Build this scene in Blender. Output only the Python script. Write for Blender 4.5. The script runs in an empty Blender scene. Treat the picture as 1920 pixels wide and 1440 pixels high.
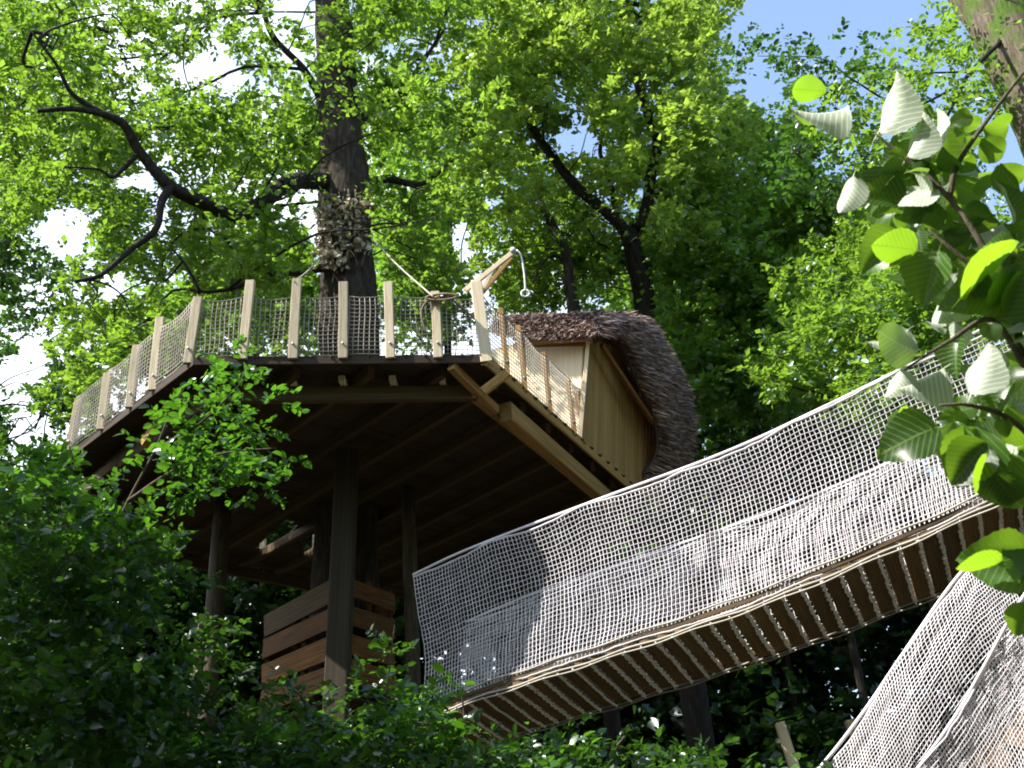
import bpy, math, random
import numpy as np
from mathutils import Vector, Matrix, noise

R = math.radians
random.seed(7)
rng = np.random.default_rng(7)
scene = bpy.context.scene
C = scene.collection

# ------------------------------------------------------------------ camera
F = 2059.0
PITCH, ROLL = R(27.0), R(-3.4)
CAM = Vector((0, 0, 1.6))
fw = Vector((0, math.cos(PITCH), math.sin(PITCH)))
r0 = Vector((1, 0, 0)); u0 = Vector((0, -math.sin(PITCH), math.cos(PITCH)))
rt = math.cos(ROLL) * r0 + math.sin(ROLL) * u0
up = -math.sin(ROLL) * r0 + math.cos(ROLL) * u0
cam = bpy.data.cameras.new('camera')
cam.sensor_width = 36; cam.lens = 36 * F / 1920
cam.clip_start = 0.05; cam.clip_end = 3000
cam.dof.use_dof = True; cam.dof.focus_distance = 14.0; cam.dof.aperture_fstop = 5.6
co = bpy.data.objects.new('camera', cam); C.objects.link(co)
M3 = Matrix((rt, up, -fw)).transposed()
co.matrix_world = Matrix.Translation(CAM) @ M3.to_4x4()
scene.camera = co

# ------------------------------------------------------------------ light
SUN_DIR = Vector((-0.645, -0.20, 0.735)).normalized()      # towards the sun
sun = bpy.data.lights.new('sun', 'SUN'); sun.energy = 5.0; sun.angle = R(0.5); sun.color = (1.0, 0.95, 0.86)
so = bpy.data.objects.new('sun', sun); C.objects.link(so)
so.rotation_euler = SUN_DIR.to_track_quat('Z', 'Y').to_euler()
so.location = (0, 0, 60)
W = bpy.data.worlds.new("World"); scene.world = W; W.use_nodes = True
nt = W.node_tree; nt.nodes.clear()
def N(nt, t, **k):
    n = nt.nodes.new(t)
    for a, b in k.items(): setattr(n, a, b)
    return n
sky = N(nt, 'ShaderNodeTexSky'); sky.sky_type = 'NISHITA'; sky.sun_disc = False
sky.sun_elevation = math.asin(SUN_DIR.z); sky.sun_rotation = math.atan2(SUN_DIR.x, SUN_DIR.y)
sky.air_density = 1.1; sky.dust_density = 1.6; sky.ozone_density = 0.5
bg = N(nt, 'ShaderNodeBackground'); bg.inputs[1].default_value = 0.15
wo = N(nt, 'ShaderNodeOutputWorld')
tc = N(nt, 'ShaderNodeTexCoord')
mp = N(nt, 'ShaderNodeMapping'); mp.inputs['Scale'].default_value = (1.6, 1.6, 3.2); mp.inputs['Location'].default_value = (0.3, 0.1, 0.4)
nz = N(nt, 'ShaderNodeTexNoise'); nz.inputs['Scale'].default_value = 2.2; nz.inputs['Detail'].default_value = 9; nz.inputs['Roughness'].default_value = 0.58
dt = N(nt, 'ShaderNodeVectorMath', operation='DOT_PRODUCT'); dt.inputs[1].default_value = (-0.80, 0.30, -0.15)
ad = N(nt, 'ShaderNodeMath', operation='MULTIPLY_ADD'); ad.inputs[1].default_value = 0.9
mr = N(nt, 'ShaderNodeMapRange'); mr.interpolation_type = 'SMOOTHSTEP'
mr.inputs['From Min'].default_value = 0.56; mr.inputs['From Max'].default_value = 0.82
mx = N(nt, 'ShaderNodeMix', data_type='RGBA')
mx.inputs['B'].default_value = (5.2, 5.6, 6.2, 1)
L = nt.links.new
L(tc.outputs['Generated'], mp.inputs[0]); L(mp.outputs[0], nz.inputs['Vector'])
L(tc.outputs['Generated'], dt.inputs[0]); L(dt.outputs['Value'], ad.inputs[0]); L(nz.outputs['Fac'], ad.inputs[2])
L(ad.outputs[0], mr.inputs['Value']); L(mr.outputs[0], mx.inputs['Factor'])
L(sky.outputs[0], mx.inputs['A']); L(mx.outputs['Result'], bg.inputs[0]); L(bg.outputs[0], wo.inputs[0])

scene.view_settings.view_transform = 'Standard'; scene.view_settings.look = 'None'
scene.view_settings.gamma = 1; scene.view_settings.use_curve_mapping = False
scene.view_settings.exposure = 1.38
scene.render.engine = 'CYCLES'
cy = scene.cycles
cy.max_bounces = 6; cy.diffuse_bounces = 3; cy.transmission_bounces = 4; cy.transparent_max_bounces = 8
cy.use_denoising = True; cy.pixel_filter_type = 'BLACKMAN_HARRIS'; cy.filter_width = 1.9

# ------------------------------------------------------------------ pixel -> place
def ray(px, py):
    return (fw + rt * ((px - 960) / F) + up * ((720 - py) / F))
def P(px, py, Y):                      # the point at distance Y ahead
    d = ray(px, py); return CAM + d * (Y / d.y)
def PZ(px, py, z):                     # the point at height z
    d = ray(px, py); return CAM + d * ((z - CAM.z) / d.z)

# ------------------------------------------------------------------ materials
def mat_new(name):
    m = bpy.data.materials.new(name); m.use_nodes = True
    nt = m.node_tree; b = nt.nodes['Principled BSDF']
    return m, nt, b
def ramp(nt, stops):
    r = N(nt, 'ShaderNodeValToRGB'); e = r.color_ramp.elements
    while len(e) < len(stops): e.new(0.5)
    for k, (p, c) in enumerate(stops):
        e[k].position = p; e[k].color = (*c, 1)
    return r
def wood(name, stops, rough=0.75, scale=(3, 26, 26), bump=0.25, vary=0.35):
    m, nt, b = mat_new(name); L = nt.links.new
    tc = N(nt, 'ShaderNodeTexCoord'); oi = N(nt, 'ShaderNodeObjectInfo')
    mp = N(nt, 'ShaderNodeMapping'); mp.inputs['Scale'].default_value = scale
    cm = N(nt, 'ShaderNodeCombineXYZ'); ml = N(nt, 'ShaderNodeMath', operation='MULTIPLY'); ml.inputs[1].default_value = 97
    L(oi.outputs['Random'], ml.inputs[0])
    for i in range(3): L(ml.outputs[0], cm.inputs[i])
    L(cm.outputs[0], mp.inputs['Location'])
    geo = N(nt, 'ShaderNodeAttribute'); geo.attribute_name = 'grain'
    L(geo.outputs['Vector'], mp.inputs[0])
    nz = N(nt, 'ShaderNodeTexNoise'); nz.inputs['Scale'].default_value = 1; nz.inputs['Detail'].default_value = 6; nz.inputs['Distortion'].default_value = 0.6
    L(mp.outputs[0], nz.inputs['Vector'])
    n2 = N(nt, 'ShaderNodeTexNoise'); n2.inputs['Scale'].default_value = 1.7; n2.inputs['Detail'].default_value = 3
    L(tc.outputs['Object'], n2.inputs['Vector'])
    rp = ramp(nt, stops); L(nz.outputs['Fac'], rp.inputs[0])
    hs = N(nt, 'ShaderNodeHueSaturation')
    mr = N(nt, 'ShaderNodeMapRange'); mr.inputs['To Min'].default_value = 1 - vary; mr.inputs['To Max'].default_value = 1 + vary
    sm = N(nt, 'ShaderNodeMath', operation='ADD'); sm.inputs[1].default_value = 0
    ml2 = N(nt, 'ShaderNodeMath', operation='MULTIPLY'); ml2.inputs[1].default_value = 0.5
    L(oi.outputs['Random'], sm.inputs[0]); L(n2.outputs['Fac'], sm.inputs[1]); L(sm.outputs[0], ml2.inputs[0])
    L(ml2.outputs[0], mr.inputs['Value']); L(mr.outputs[0], hs.inputs['Value']); L(rp.outputs[0], hs.inputs['Color'])
    L(hs.outputs[0], b.inputs['Base Color'])
    bp = N(nt, 'ShaderNodeBump'); bp.inputs['Strength'].default_value = bump; bp.inputs['Distance'].default_value = 0.01
    L(nz.outputs['Fac'], bp.inputs['Height']); L(bp.outputs[0], b.inputs['Normal'])
    b.inputs['Roughness'].default_value = rough; b.inputs['Specular IOR Level'].default_value = 0.25
    return m
MW = dict(
    rail=wood('weathered_rail_wood', [(0.3, (.20, .15, .09)), (0.5, (.46, .38, .25)), (0.8, (.62, .54, .40))], bump=.5, vary=.3),
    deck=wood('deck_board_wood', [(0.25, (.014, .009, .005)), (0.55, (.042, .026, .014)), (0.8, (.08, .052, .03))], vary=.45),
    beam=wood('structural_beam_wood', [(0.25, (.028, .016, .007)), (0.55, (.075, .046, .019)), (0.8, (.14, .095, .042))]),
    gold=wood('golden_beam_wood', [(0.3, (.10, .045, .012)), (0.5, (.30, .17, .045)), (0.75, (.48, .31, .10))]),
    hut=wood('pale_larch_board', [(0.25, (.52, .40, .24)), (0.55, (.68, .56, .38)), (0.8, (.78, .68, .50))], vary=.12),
    hutdark=wood('dark_larch_board', [(0.3, (.16, .08, .02)), (0.5, (.33, .19, .06)), (0.75, (.46, .30, .11))], vary=.3),
    orange=wood('orange_larch_board', [(0.3, (.03, .011, .003)), (0.5, (.13, .052, .009)), (0.75, (.24, .11, .02))], vary=.5),
    plank=wood('bridge_plank_wood', [(0.3, (.06, .035, .014)), (0.55, (.15, .095, .04)), (0.8, (.26, .18, .085))], vary=.5),
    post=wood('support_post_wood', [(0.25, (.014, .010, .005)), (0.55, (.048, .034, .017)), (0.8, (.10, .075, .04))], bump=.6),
)
def bark(name, c1, c2, c3, moss=None, scale=7, bump=0.9):
    m, nt, b = mat_new(name); L = nt.links.new
    tc = N(nt, 'ShaderNodeTexCoord'); mp = N(nt, 'ShaderNodeMapping'); mp.inputs['Scale'].default_value = (scale, scale, scale * .22)
    L(tc.outputs['Object'], mp.inputs[0])
    nz = N(nt, 'ShaderNodeTexNoise'); nz.inputs['Scale'].default_value = 1.6; nz.inputs['Detail'].default_value = 8; nz.inputs['Roughness'].default_value = .7
    vo = N(nt, 'ShaderNodeTexVoronoi'); vo.inputs['Scale'].default_value = 1.4; vo.feature = 'DISTANCE_TO_EDGE'
    L(mp.outputs[0], nz.inputs['Vector']); L(mp.outputs[0], vo.inputs['Vector'])
    rp = ramp(nt, [(.3, c1), (.52, c2), (.75, c3)]); L(nz.outputs['Fac'], rp.inputs[0])
    col = rp.outputs[0]
    if moss:
        n3 = N(nt, 'ShaderNodeTexNoise'); n3.inputs['Scale'].default_value = 3; n3.inputs['Detail'].default_value = 5
        L(tc.outputs['Object'], n3.inputs['Vector'])
        mr = N(nt, 'ShaderNodeMapRange'); mr.inputs['From Min'].default_value = .48; mr.inputs['From Max'].default_value = .6
        L(n3.outputs['Fac'], mr.inputs['Value'])
        mx = N(nt, 'ShaderNodeMix', data_type='RGBA'); mx.inputs['B'].default_value = (*moss, 1)
        L(mr.outputs[0], mx.inputs['Factor']); L(col, mx.inputs['A']); col = mx.outputs['Result']
    L(col, b.inputs['Base Color'])
    ad = N(nt, 'ShaderNodeMath', operation='ADD'); mn = N(nt, 'ShaderNodeMath', operation='MINIMUM'); mn.inputs[1].default_value = .25
    L(vo.outputs['Distance'], mn.inputs[0]); L(mn.outputs[0], ad.inputs[0]); L(nz.outputs['Fac'], ad.inputs[1])
    bp = N(nt, 'ShaderNodeBump'); bp.inputs['Strength'].default_value = bump; bp.inputs['Distance'].default_value = .05
    L(ad.outputs[0], bp.inputs['Height']); L(bp.outputs[0], b.inputs['Normal'])
    b.inputs['Roughness'].default_value = .9; b.inputs['Specular IOR Level'].default_value = .15
    return m
BK = dict(
    oak=bark('oak_bark', (.012, .009, .007), (.038, .030, .023), (.095, .078, .062)),
    dark=bark('dark_bark', (.010, .008, .007), (.028, .023, .019), (.055, .048, .04)),
    moss=bark('mossy_bark', (.04, .032, .024), (.12, .095, .07), (.26, .22, .18), moss=(.07, .12, .02)),
    twig=bark('twig_bark', (.05, .04, .03), (.10, .085, .06), (.16, .14, .10), scale=30, bump=.3),
)
def leafmat(name, lo, mid, hi, tr=0.45, tcol=(.24, .46, .03), gloss=.35, two=None):
    """leaf: diffuse + translucent + a thin waxy gloss; hue varies leaf by leaf through the attribute 'v'"""
    m = bpy.data.materials.new(name); m.use_nodes = True; nt = m.node_tree; nt.nodes.clear(); L = nt.links.new
    at = N(nt, 'ShaderNodeAttribute'); at.attribute_name = 'v'
    rp = ramp(nt, [(0, lo), (.5, mid), (1, hi)]); L(at.outputs['Fac'], rp.inputs[0])
    df = N(nt, 'ShaderNodeBsdfDiffuse'); tl = N(nt, 'ShaderNodeBsdfTranslucent')
    col = rp.outputs[0]
    if two:
        gm = N(nt, 'ShaderNodeNewGeometry'); mb = N(nt, 'ShaderNodeMix', data_type='RGBA')
        L(gm.outputs['Backfacing'], mb.inputs['Factor']); L(col, mb.inputs['A']); mb.inputs['B'].default_value = (*two, 1); col = mb.outputs['Result']
    L(col, df.inputs[0])
    m2 = N(nt, 'ShaderNodeMix', data_type='RGBA', blend_type='MIX'); m2.inputs['Factor'].default_value = .65
    m2.inputs['B'].default_value = (*tcol, 1); L(rp.outputs[0], m2.inputs['A']); L(m2.outputs['Result'], tl.inputs[0])
    ms = N(nt, 'ShaderNodeMixShader'); ms.inputs[0].default_value = tr; L(df.outputs[0], ms.inputs[1]); L(tl.outputs[0], ms.inputs[2])
    gl = N(nt, 'ShaderNodeBsdfGlossy'); gl.inputs['Roughness'].default_value = gloss; gl.inputs['Color'].default_value = (.9, .95, 1, 1)
    m3 = N(nt, 'ShaderNodeMixShader'); m3.inputs[0].default_value = .045; L(ms.outputs[0], m3.inputs[1]); L(gl.outputs[0], m3.inputs[2])
    o = N(nt, 'ShaderNodeOutputMaterial'); L(m3.outputs[0], o.inputs[0])
    return m
LF = dict(
    oak=leafmat('oak_leaf', (.010, .034, .006), (.050, .125, .014), (.18, .28, .030), tr=.5, tcol=(.32, .55, .04)),
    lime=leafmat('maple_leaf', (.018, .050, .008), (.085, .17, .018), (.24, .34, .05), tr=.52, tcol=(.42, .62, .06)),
    dark=leafmat('dark_leaf', (.004, .014, .004), (.010, .034, .006), (.032, .085, .012), tr=.36, tcol=(.12, .30, .02)),  # dark leaf set, also standing in for shade on the near shrubs
    mid=leafmat('lime_leaf', (.014, .045, .008), (.050, .125, .015), (.14, .24, .03), tr=.5, tcol=(.30, .55, .04)),
    far=leafmat('forest_leaf', (.005, .016, .005), (.010, .030, .007), (.022, .052, .010), tr=.3, tcol=(.08, .2, .02)),
    fore=leafmat('hornbeam_leaf', (.005, .020, .004), (.014, .052, .006), (.05, .13, .014), tr=.42, tcol=(.16, .42, .02), gloss=.3),
    dry=leafmat('dry_ivy_leaf', (.06, .045, .025), (.34, .28, .18), (.75, .70, .56), tr=.15, tcol=(.4, .33, .2)),
    heath=leafmat('heather_thatch', (.045, .022, .014), (.20, .115, .08), (.60, .46, .38), tr=.0, gloss=.6),
)
def whitebeam(name='whitebeam_leaf', sunglow=False):
    m = bpy.data.materials.new(name); m.use_nodes = True; nt = m.node_tree; nt.nodes.clear(); L = nt.links.new
    tc = N(nt, 'ShaderNodeTexCoord'); sx = N(nt, 'ShaderNodeSeparateXYZ'); L(tc.outputs['Object'], sx.inputs[0])
    def mth(op, a, b=None, c=None):
        n = N(nt, 'ShaderNodeMath', operation=op)
        for i, q in enumerate((a, b, c)):
            if q is None: continue
            if isinstance(q, (int, float)): n.inputs[i].default_value = q
            else: L(q, n.inputs[i])
        return n.outputs[0]
    ay = mth('ABSOLUTE', sx.outputs[1])
    ph = mth('SUBTRACT', sx.outputs[0], mth('MULTIPLY', ay, .75))
    w = mth('FRACT', mth('MULTIPLY', ph, 9.5))
    side = mth('GREATER_THAN', mth('ABSOLUTE', mth('SUBTRACT', w, .5)), .41)
    mid = mth('LESS_THAN', ay, .014)
    vein = mth('MAXIMUM', side, mid)
    gm = N(nt, 'ShaderNodeNewGeometry'); oi = N(nt, 'ShaderNodeObjectInfo')
    up_ = ramp(nt, [(0, (.006, .020, .004)), (.5, (.015, .045, .006)), (1, (.04, .10, .010))]); L(oi.outputs['Random'], up_.inputs[0])
    def mixc(f, a, b):
        n = N(nt, 'ShaderNodeMix', data_type='RGBA'); L(f, n.inputs['Factor']) if not isinstance(f, float) else setattr(n.inputs['Factor'], 'default_value', f)
        for s, q in (('A', a), ('B', b)):
            if isinstance(q, tuple): n.inputs[s].default_value = (*q, 1)
            else: L(q, n.inputs[s])
        return n.outputs['Result']
    top = mixc(vein, up_.outputs[0], (.10, .19, .03))
    under = mixc(vein, (.12, .26, .03), (.22, .36, .08)) if sunglow else mixc(vein, (.40, .46, .38), (.80, .82, .68))
    col = mixc(gm.outputs['Backfacing'], top, under)
    df = N(nt, 'ShaderNodeBsdfDiffuse'); L(col, df.inputs[0])
    tl = N(nt, 'ShaderNodeBsdfTranslucent'); tl.inputs[0].default_value = (.30, .55, .03, 1)
    if sunglow: L(mixc(vein, (.34, .60, .02), (.20, .42, .03)), tl.inputs[0])
    ms = N(nt, 'ShaderNodeMixShader'); ms.inputs[0].default_value = .55 if sunglow else .30; L(df.outputs[0], ms.inputs[1]); L(tl.outputs[0], ms.inputs[2])
    gl = N(nt, 'ShaderNodeBsdfGlossy'); gl.inputs['Roughness'].default_value = .38
    m3 = N(nt, 'ShaderNodeMixShader'); m3.inputs[0].default_value = .04; L(ms.outputs[0], m3.inputs[1]); L(gl.outputs[0], m3.inputs[2])
    bp = N(nt, 'ShaderNodeBump'); bp.inputs['Strength'].default_value = .5; bp.inputs['Distance'].default_value = .004
    L(vein, bp.inputs['Height']); L(bp.outputs[0], df.inputs['Normal']); L(bp.outputs[0], gl.inputs['Normal'])
    o = N(nt, 'ShaderNodeOutputMaterial'); L(m3.outputs[0], o.inputs[0])
    return m
LF['white'] = whitebeam()
LF['sunglow'] = whitebeam('sunglow_leaf', True)  # same leaf with brighter colour and translucency, painting a sunlit glow
def simple(name, c, rough=.8, noise_amt=.25, scale=40):
    m, nt, b = mat_new(name); L = nt.links.new
    tc = N(nt, 'ShaderNodeTexCoord'); nz = N(nt, 'ShaderNodeTexNoise'); nz.inputs['Scale'].default_value = scale; nz.inputs['Detail'].default_value = 4
    L(tc.outputs['Object'], nz.inputs['Vector'])
    rp = ramp(nt, [(.3, tuple(x * (1 - noise_amt) for x in c)), (.7, tuple(min(1, x * (1 + noise_amt)) for x in c))])
    L(nz.outputs['Fac'], rp.inputs[0]); L(rp.outputs[0], b.inputs['Base Color']); b.inputs['Roughness'].default_value = rough
    b.inputs['Specular IOR Level'].default_value = .2
    return m
ROPE = simple('pale_rope', (.36, .33, .28), .85, .18, 2.5)  # dulled for the rail netting: its shade is put into the rope colour
ROPEW = simple('whitened_rope', (.70, .67, .71), .85, .14, 2.5)
ROPEX = simple('lashing_rope', (.80, .79, .76), .85, .12, 2.5)
ROPED = simple('old_brown_rope', (.22, .17, .11), .9)
STEEL = simple('galvanised_steel', (.35, .35, .34), .45)

# ------------------------------------------------------------------ object helpers
WL = {}
def thing(name, label, cat, loc, group=None):
    o = bpy.data.objects.new(name, None); C.objects.link(o); o.location = loc; o.empty_display_size = .2
    o['label'] = label; o['category'] = cat
    if group: o['group'] = group
    WL[o] = Vector(loc); return o
def tag(o, label, cat, group=None):
    o['label'] = label; o['category'] = cat
    if group: o['group'] = group
    return o
def link(name, me, m, parent, loc=None, kind=None):
    o = bpy.data.objects.new(name, me); C.objects.link(o)
    if m and not me.materials: me.materials.append(m)
    loc = Vector(loc) if loc is not None else Vector((0, 0, 0))
    WL[o] = loc
    if parent: o.parent = parent; o.location = loc - WL[parent]
    else: o.location = loc
    if kind: o['kind'] = kind
    return o
def mesh(name, V, Fc, m, parent=None, smooth=False, kind=None, grain=None):
    V = np.asarray([tuple(v) for v in V], float) if not isinstance(V, np.ndarray) else V
    c = (V.min(0) + V.max(0)) / 2
    me = bpy.data.meshes.new(name); me.from_pydata((V - c).tolist(), [], Fc); me.update()
    if grain is not None:
        a = me.attributes.new('grain', 'FLOAT_VECTOR', 'POINT'); a.data.foreach_set('vector', np.asarray(grain, float).ravel())
    if smooth: me.shade_smooth()
    return link(name, me, m, parent, c, kind)
BOX = {}
def unit_box(m):
    if m.name in BOX: return BOX[m.name]
    b = .06                                         # worn arrises: cross-section is an octagon
    prof = [(-.5, -.5 + b), (-.5 + b, -.5), (.5 - b, -.5), (.5, -.5 + b), (.5, .5 - b), (.5 - b, .5), (-.5 + b, .5), (-.5, .5 - b)]
    V = [(x, p[0], p[1]) for x in (-.5, .5) for p in prof]
    Fc = [[i, (i + 1) % 8, 8 + (i + 1) % 8, 8 + i] for i in range(8)] + [list(range(8))[::-1], list(range(8, 16))]
    me = bpy.data.meshes.new('board'); me.from_pydata(V, [], [f[::-1] for f in Fc]); me.update(); me.materials.append(m)
    a = me.attributes.new('grain', 'FLOAT_VECTOR', 'POINT'); a.data.foreach_set('vector', np.asarray(V, float).ravel())
    BOX[m.name] = me; return me
def beam(name, p0, p1, w, h, m, parent=None, upv=(0, 0, 1), tw=0.0):
    p0, p1 = Vector(p0), Vector(p1); d = p1 - p0; ln = d.length; d.normalize()
    u = Vector(upv)
    if abs(d.dot(u.normalized())) > .98: u = Vector((0, 1, 0))
    y = u.cross(d).normalized(); z = d.cross(y).normalized()
    if tw:
        q = Matrix.Rotation(tw, 3, d); y = q @ y; z = q @ z
    o = link(name, unit_box(m), None, parent, (p0 + p1) / 2)
    mt = Matrix((d * ln, y * w, z * h)).transposed().to_4x4()
    loc = o.location.copy(); o.matrix_local = Matrix.Translation(loc) @ mt
    return o
def catmull(pts, k=6):
    pts = [np.array(p, float) for p in pts]
    if len(pts) < 3: return [pts[0] + (pts[-1] - pts[0]) * t for t in np.linspace(0, 1, k + 1)]
    q = [2 * pts[0] - pts[1]] + pts + [2 * pts[-1] - pts[-2]]
    out = []
    for i in range(1, len(q) - 2):
        for t in np.linspace(0, 1, k, endpoint=False):
            a, b, c, d = q[i - 1:i + 3]
            out.append(.5 * ((2 * b) + (-a + c) * t + (2 * a - 5 * b + 4 * c - d) * t * t + (-a + 3 * b - 3 * c + d) * t ** 3))
    out.append(pts[-1]); return out
def tube_data(pts, rads, sides=8, rough=0.0, seed=0):
    pts = [Vector(p) for p in pts]; n = len(pts); V = []; Fc = []
    t0 = (pts[1] - pts[0]).normalized(); a = t0.orthogonal().normalized()
    for i, p in enumerate(pts):
        t = (pts[min(i + 1, n - 1)] - pts[max(i - 1, 0)]).normalized()
        a = (a - t * a.dot(t)).normalized(); b = t.cross(a)
        r = rads[i] if hasattr(rads, '__len__') else rads
        for k in range(sides):
            an = 2 * math.pi * k / sides
            dv = a * math.cos(an) + b * math.sin(an); rr = r
            if rough: rr *= 1 + rough * noise.noise(Vector((dv.x * 1.6 + seed, dv.y * 1.6, p.z * .9 + dv.z))) + rough * .4 * noise.noise((p + dv * r) * (1.2 / max(r, .05)))
            V.append(p + dv * rr)
    for i in range(n - 1):
        for k in range(sides):
            Fc.append((i * sides + k, i * sides + (k + 1) % sides, (i + 1) * sides + (k + 1) % sides, (i + 1) * sides + k))
    Fc.append(tuple(range(sides))[::-1]); Fc.append(tuple(range((n - 1) * sides, n * sides)))
    return V, Fc
class Join:
    def __init__(s): s.V = []; s.F = []
    def add(s, V, Fc):
        o = len(s.V); s.V += [tuple(v) for v in V]; s.F += [tuple(i + o for i in f) for f in Fc]
    def tube(s, pts, r, sides=4, **k): s.add(*tube_data(pts, r, sides, **k))
    def build(s, name, m, parent=None, smooth=True, kind=None):
        return mesh(name, s.V, s.F, m, parent, smooth, kind)
def limb(name, pts, r_a, r_b, m, parent, sides=10, k=6, rough=.12, power=1.0, seed=0):
    c = catmull(pts, k); n = len(c)
    rd = [r_a + (r_b - r_a) * (i / (n - 1)) ** power for i in range(n)]
    V, Fc = tube_data(c, rd, sides, rough, seed)
    return mesh(name, V, Fc, m, parent, True)

# ------------------------------------------------------------------ leaves
T2 = (np.array([(0, 0, 0), (.45, .33, .09), (1, 0, -.05), (.45, -.33, .09)]), [(0, 3, 2), (0, 2, 1)])
T4 = (np.array([(0, 0, 0), (.28, .27, .07), (.72, .24, .03), (1, 0, -.10), (.72, -.24, .03), (.28, -.27, .07), (.5, 0, -.02)]),
      [(0, 6, 1), (1, 6, 2), (2, 6, 3), (0, 5, 6), (5, 4, 6), (4, 3, 6)])
def norm(a): return a / np.maximum(np.linalg.norm(a, axis=-1, keepdims=True), 1e-6)
def leaf_mesh(name, pos, d, n, size, v, m, parent, T=T2, kind='stuff'):
    n = norm(n - d * (n * d).sum(1, keepdims=True)); s = np.cross(n, d)
    tv, tf = T; K = len(tv); Q = len(pos)
    V = pos[:, None] + size[:, None, None] * (tv[None, :, 0:1] * d[:, None] + tv[None, :, 1:2] * s[:, None] + tv[None, :, 2:3] * n[:, None])
    V = V.reshape(-1, 3); tf = np.array(tf); nf = len(tf)
    Fc = (tf[None] + (np.arange(Q) * K)[:, None, None]).reshape(-1, 3)
    c = (V.min(0) + V.max(0)) / 2
    me = bpy.data.meshes.new(name)
    me.vertices.add(len(V)); me.vertices.foreach_set('co', (V - c).ravel())
    me.loops.add(len(Fc) * 3); me.loops.foreach_set('vertex_index', Fc.ravel().astype(np.int32))
    me.polygons.add(len(Fc)); me.polygons.foreach_set('loop_start', (np.arange(len(Fc)) * 3).astype(np.int32))
    try: me.polygons.foreach_set('loop_total', np.full(len(Fc), 3, np.int32))
    except Exception: pass
    a = me.attributes.new('v', 'FLOAT', 'FACE'); a.data.foreach_set('value', np.repeat(v, nf).astype(np.float32))
    me.update(calc_edges=True)
    return link(name, me, m, parent, c, kind)
def sprays(centres, crad, ntwig, nleaf, tlen, lsize, upb=.8, flat=.75, hue=(.5, .22)):
    """leaf clumps: twigs scattered through each clump, leaves set alternately along each twig"""
    centres = np.asarray(centres, float); crad = np.broadcast_to(np.asarray(crad, float), (len(centres),))
    ch = rng.normal(0, .2, len(centres))
    ci = np.repeat(np.arange(len(centres)), ntwig); Q = len(ci)
    off = norm(rng.normal(size=(Q, 3))) * (rng.random((Q, 1)) ** .45); off[:, 2] *= flat
    base = centres[ci] + off * crad[ci][:, None]
    td = norm(off * .7 + rng.normal(size=(Q, 3)) * .6 + np.array([0, 0, .05]))
    k = np.tile(np.arange(nleaf), Q); ti = np.repeat(np.arange(Q), nleaf)
    t = (k + rng.random(len(k)) * .5) / nleaf
    pos = base[ti] + td[ti] * (t * tlen)[:, None] + np.array([0, 0, -.12]) * (t ** 2 * tlen)[:, None]
    side = norm(np.cross(td, np.array([0, 0, 1.0]) + rng.normal(size=(Q, 3)) * .25))[ti] * np.where(k % 2 == 0, 1, -1)[:, None]
    d = norm(td[ti] * .6 + side * .9 + rng.normal(size=(len(k), 3)) * .3)
    n = norm(np.array([0, 0, upb]) + rng.normal(size=(len(k), 3)) * .55)
    size = lsize * (0.5 + .95 * rng.random(len(k)) ** 1.3)
    v = np.clip(hue[0] + ch[ci][ti] + rng.normal(0, hue[1], len(k)), 0, 1)
    return pos, d, n, size, v
def in_ell(x, y, E):
    for (cx, cy, rx, ry) in E:
        if ((x - cx) / rx) ** 2 + ((y - cy) / ry) ** 2 < 1: return True
    return False
def clumps(ells, Y0, Y1, n, gaps=(), zmin=.3):
    wts = np.array([e[2] * e[3] for e in ells], float); wts /= wts.sum(); out = []
    tries = 0
    while len(out) < n and tries < n * 30:
        tries += 1
        e = ells[rng.choice(len(ells), p=wts)]
        a = rng.random() * 6.283; r = math.sqrt(rng.random())
        x = e[0] + e[2] * r * math.cos(a); y = e[1] + e[3] * r * math.sin(a)
        if in_ell(x, y, gaps): continue
        Y = Y0 + (Y1 - Y0) * rng.random()
        p = P(x, y, Y)
        if p.z < zmin: continue
        out.append(tuple(p))
    return out
GAPS = [(125, 430, 76, 56), (50, 690, 50, 50), (345, 135, 32, 25), (865, 450, 24, 45), (905, 545, 30, 40), (1440, 90, 85, 140), (1570, 30, 120, 60),
        (1880, 270, 60, 80), (1085, 262, 55, 30), (540, 110, 18, 25), (235, 345, 40, 20), (55, 800, 40, 40), (930, 375, 24, 22),
        (640, 455, 62, 110)]

# ================================================================== SETTING: ground
def ground():
    n = 90; xs = np.concatenate([np.linspace(-400, -45, 8), np.linspace(-40, 40, 74), np.linspace(45, 400, 8)])
    V = []; 
    for j in range(n):
        for i in range(n):
            x, y = xs[i], xs[j] + 15
            V.append((x, y, .22 * noise.noise(Vector((x * .15, y * .15, 0))) + .05 * noise.noise(Vector((x, y, 3)))))
    Fc = [(j * n + i, j * n + i + 1, (j + 1) * n + i + 1, (j + 1) * n + i) for j in range(n - 1) for i in range(n - 1)]
    m, nt, b = mat_new('forest_floor'); L = nt.links.new
    tc = N(nt, 'ShaderNodeTexCoord'); nz = N(nt, 'ShaderNodeTexNoise'); nz.inputs['Scale'].default_value = 1.5; nz.inputs['Detail'].default_value = 10
    L(tc.outputs['Object'], nz.inputs['Vector'])
    rp = ramp(nt, [(.35, (.02, .014, .008)), (.5, (.05, .035, .02)), (.65, (.025, .045, .01))]); L(nz.outputs['Fac'], rp.inputs[0]); L(rp.outputs[0], b.inputs['Base Color'])
    b.inputs['Roughness'].default_value = 1
    mesh('ground', V, Fc, m, None, True, 'structure')
ground()

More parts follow.
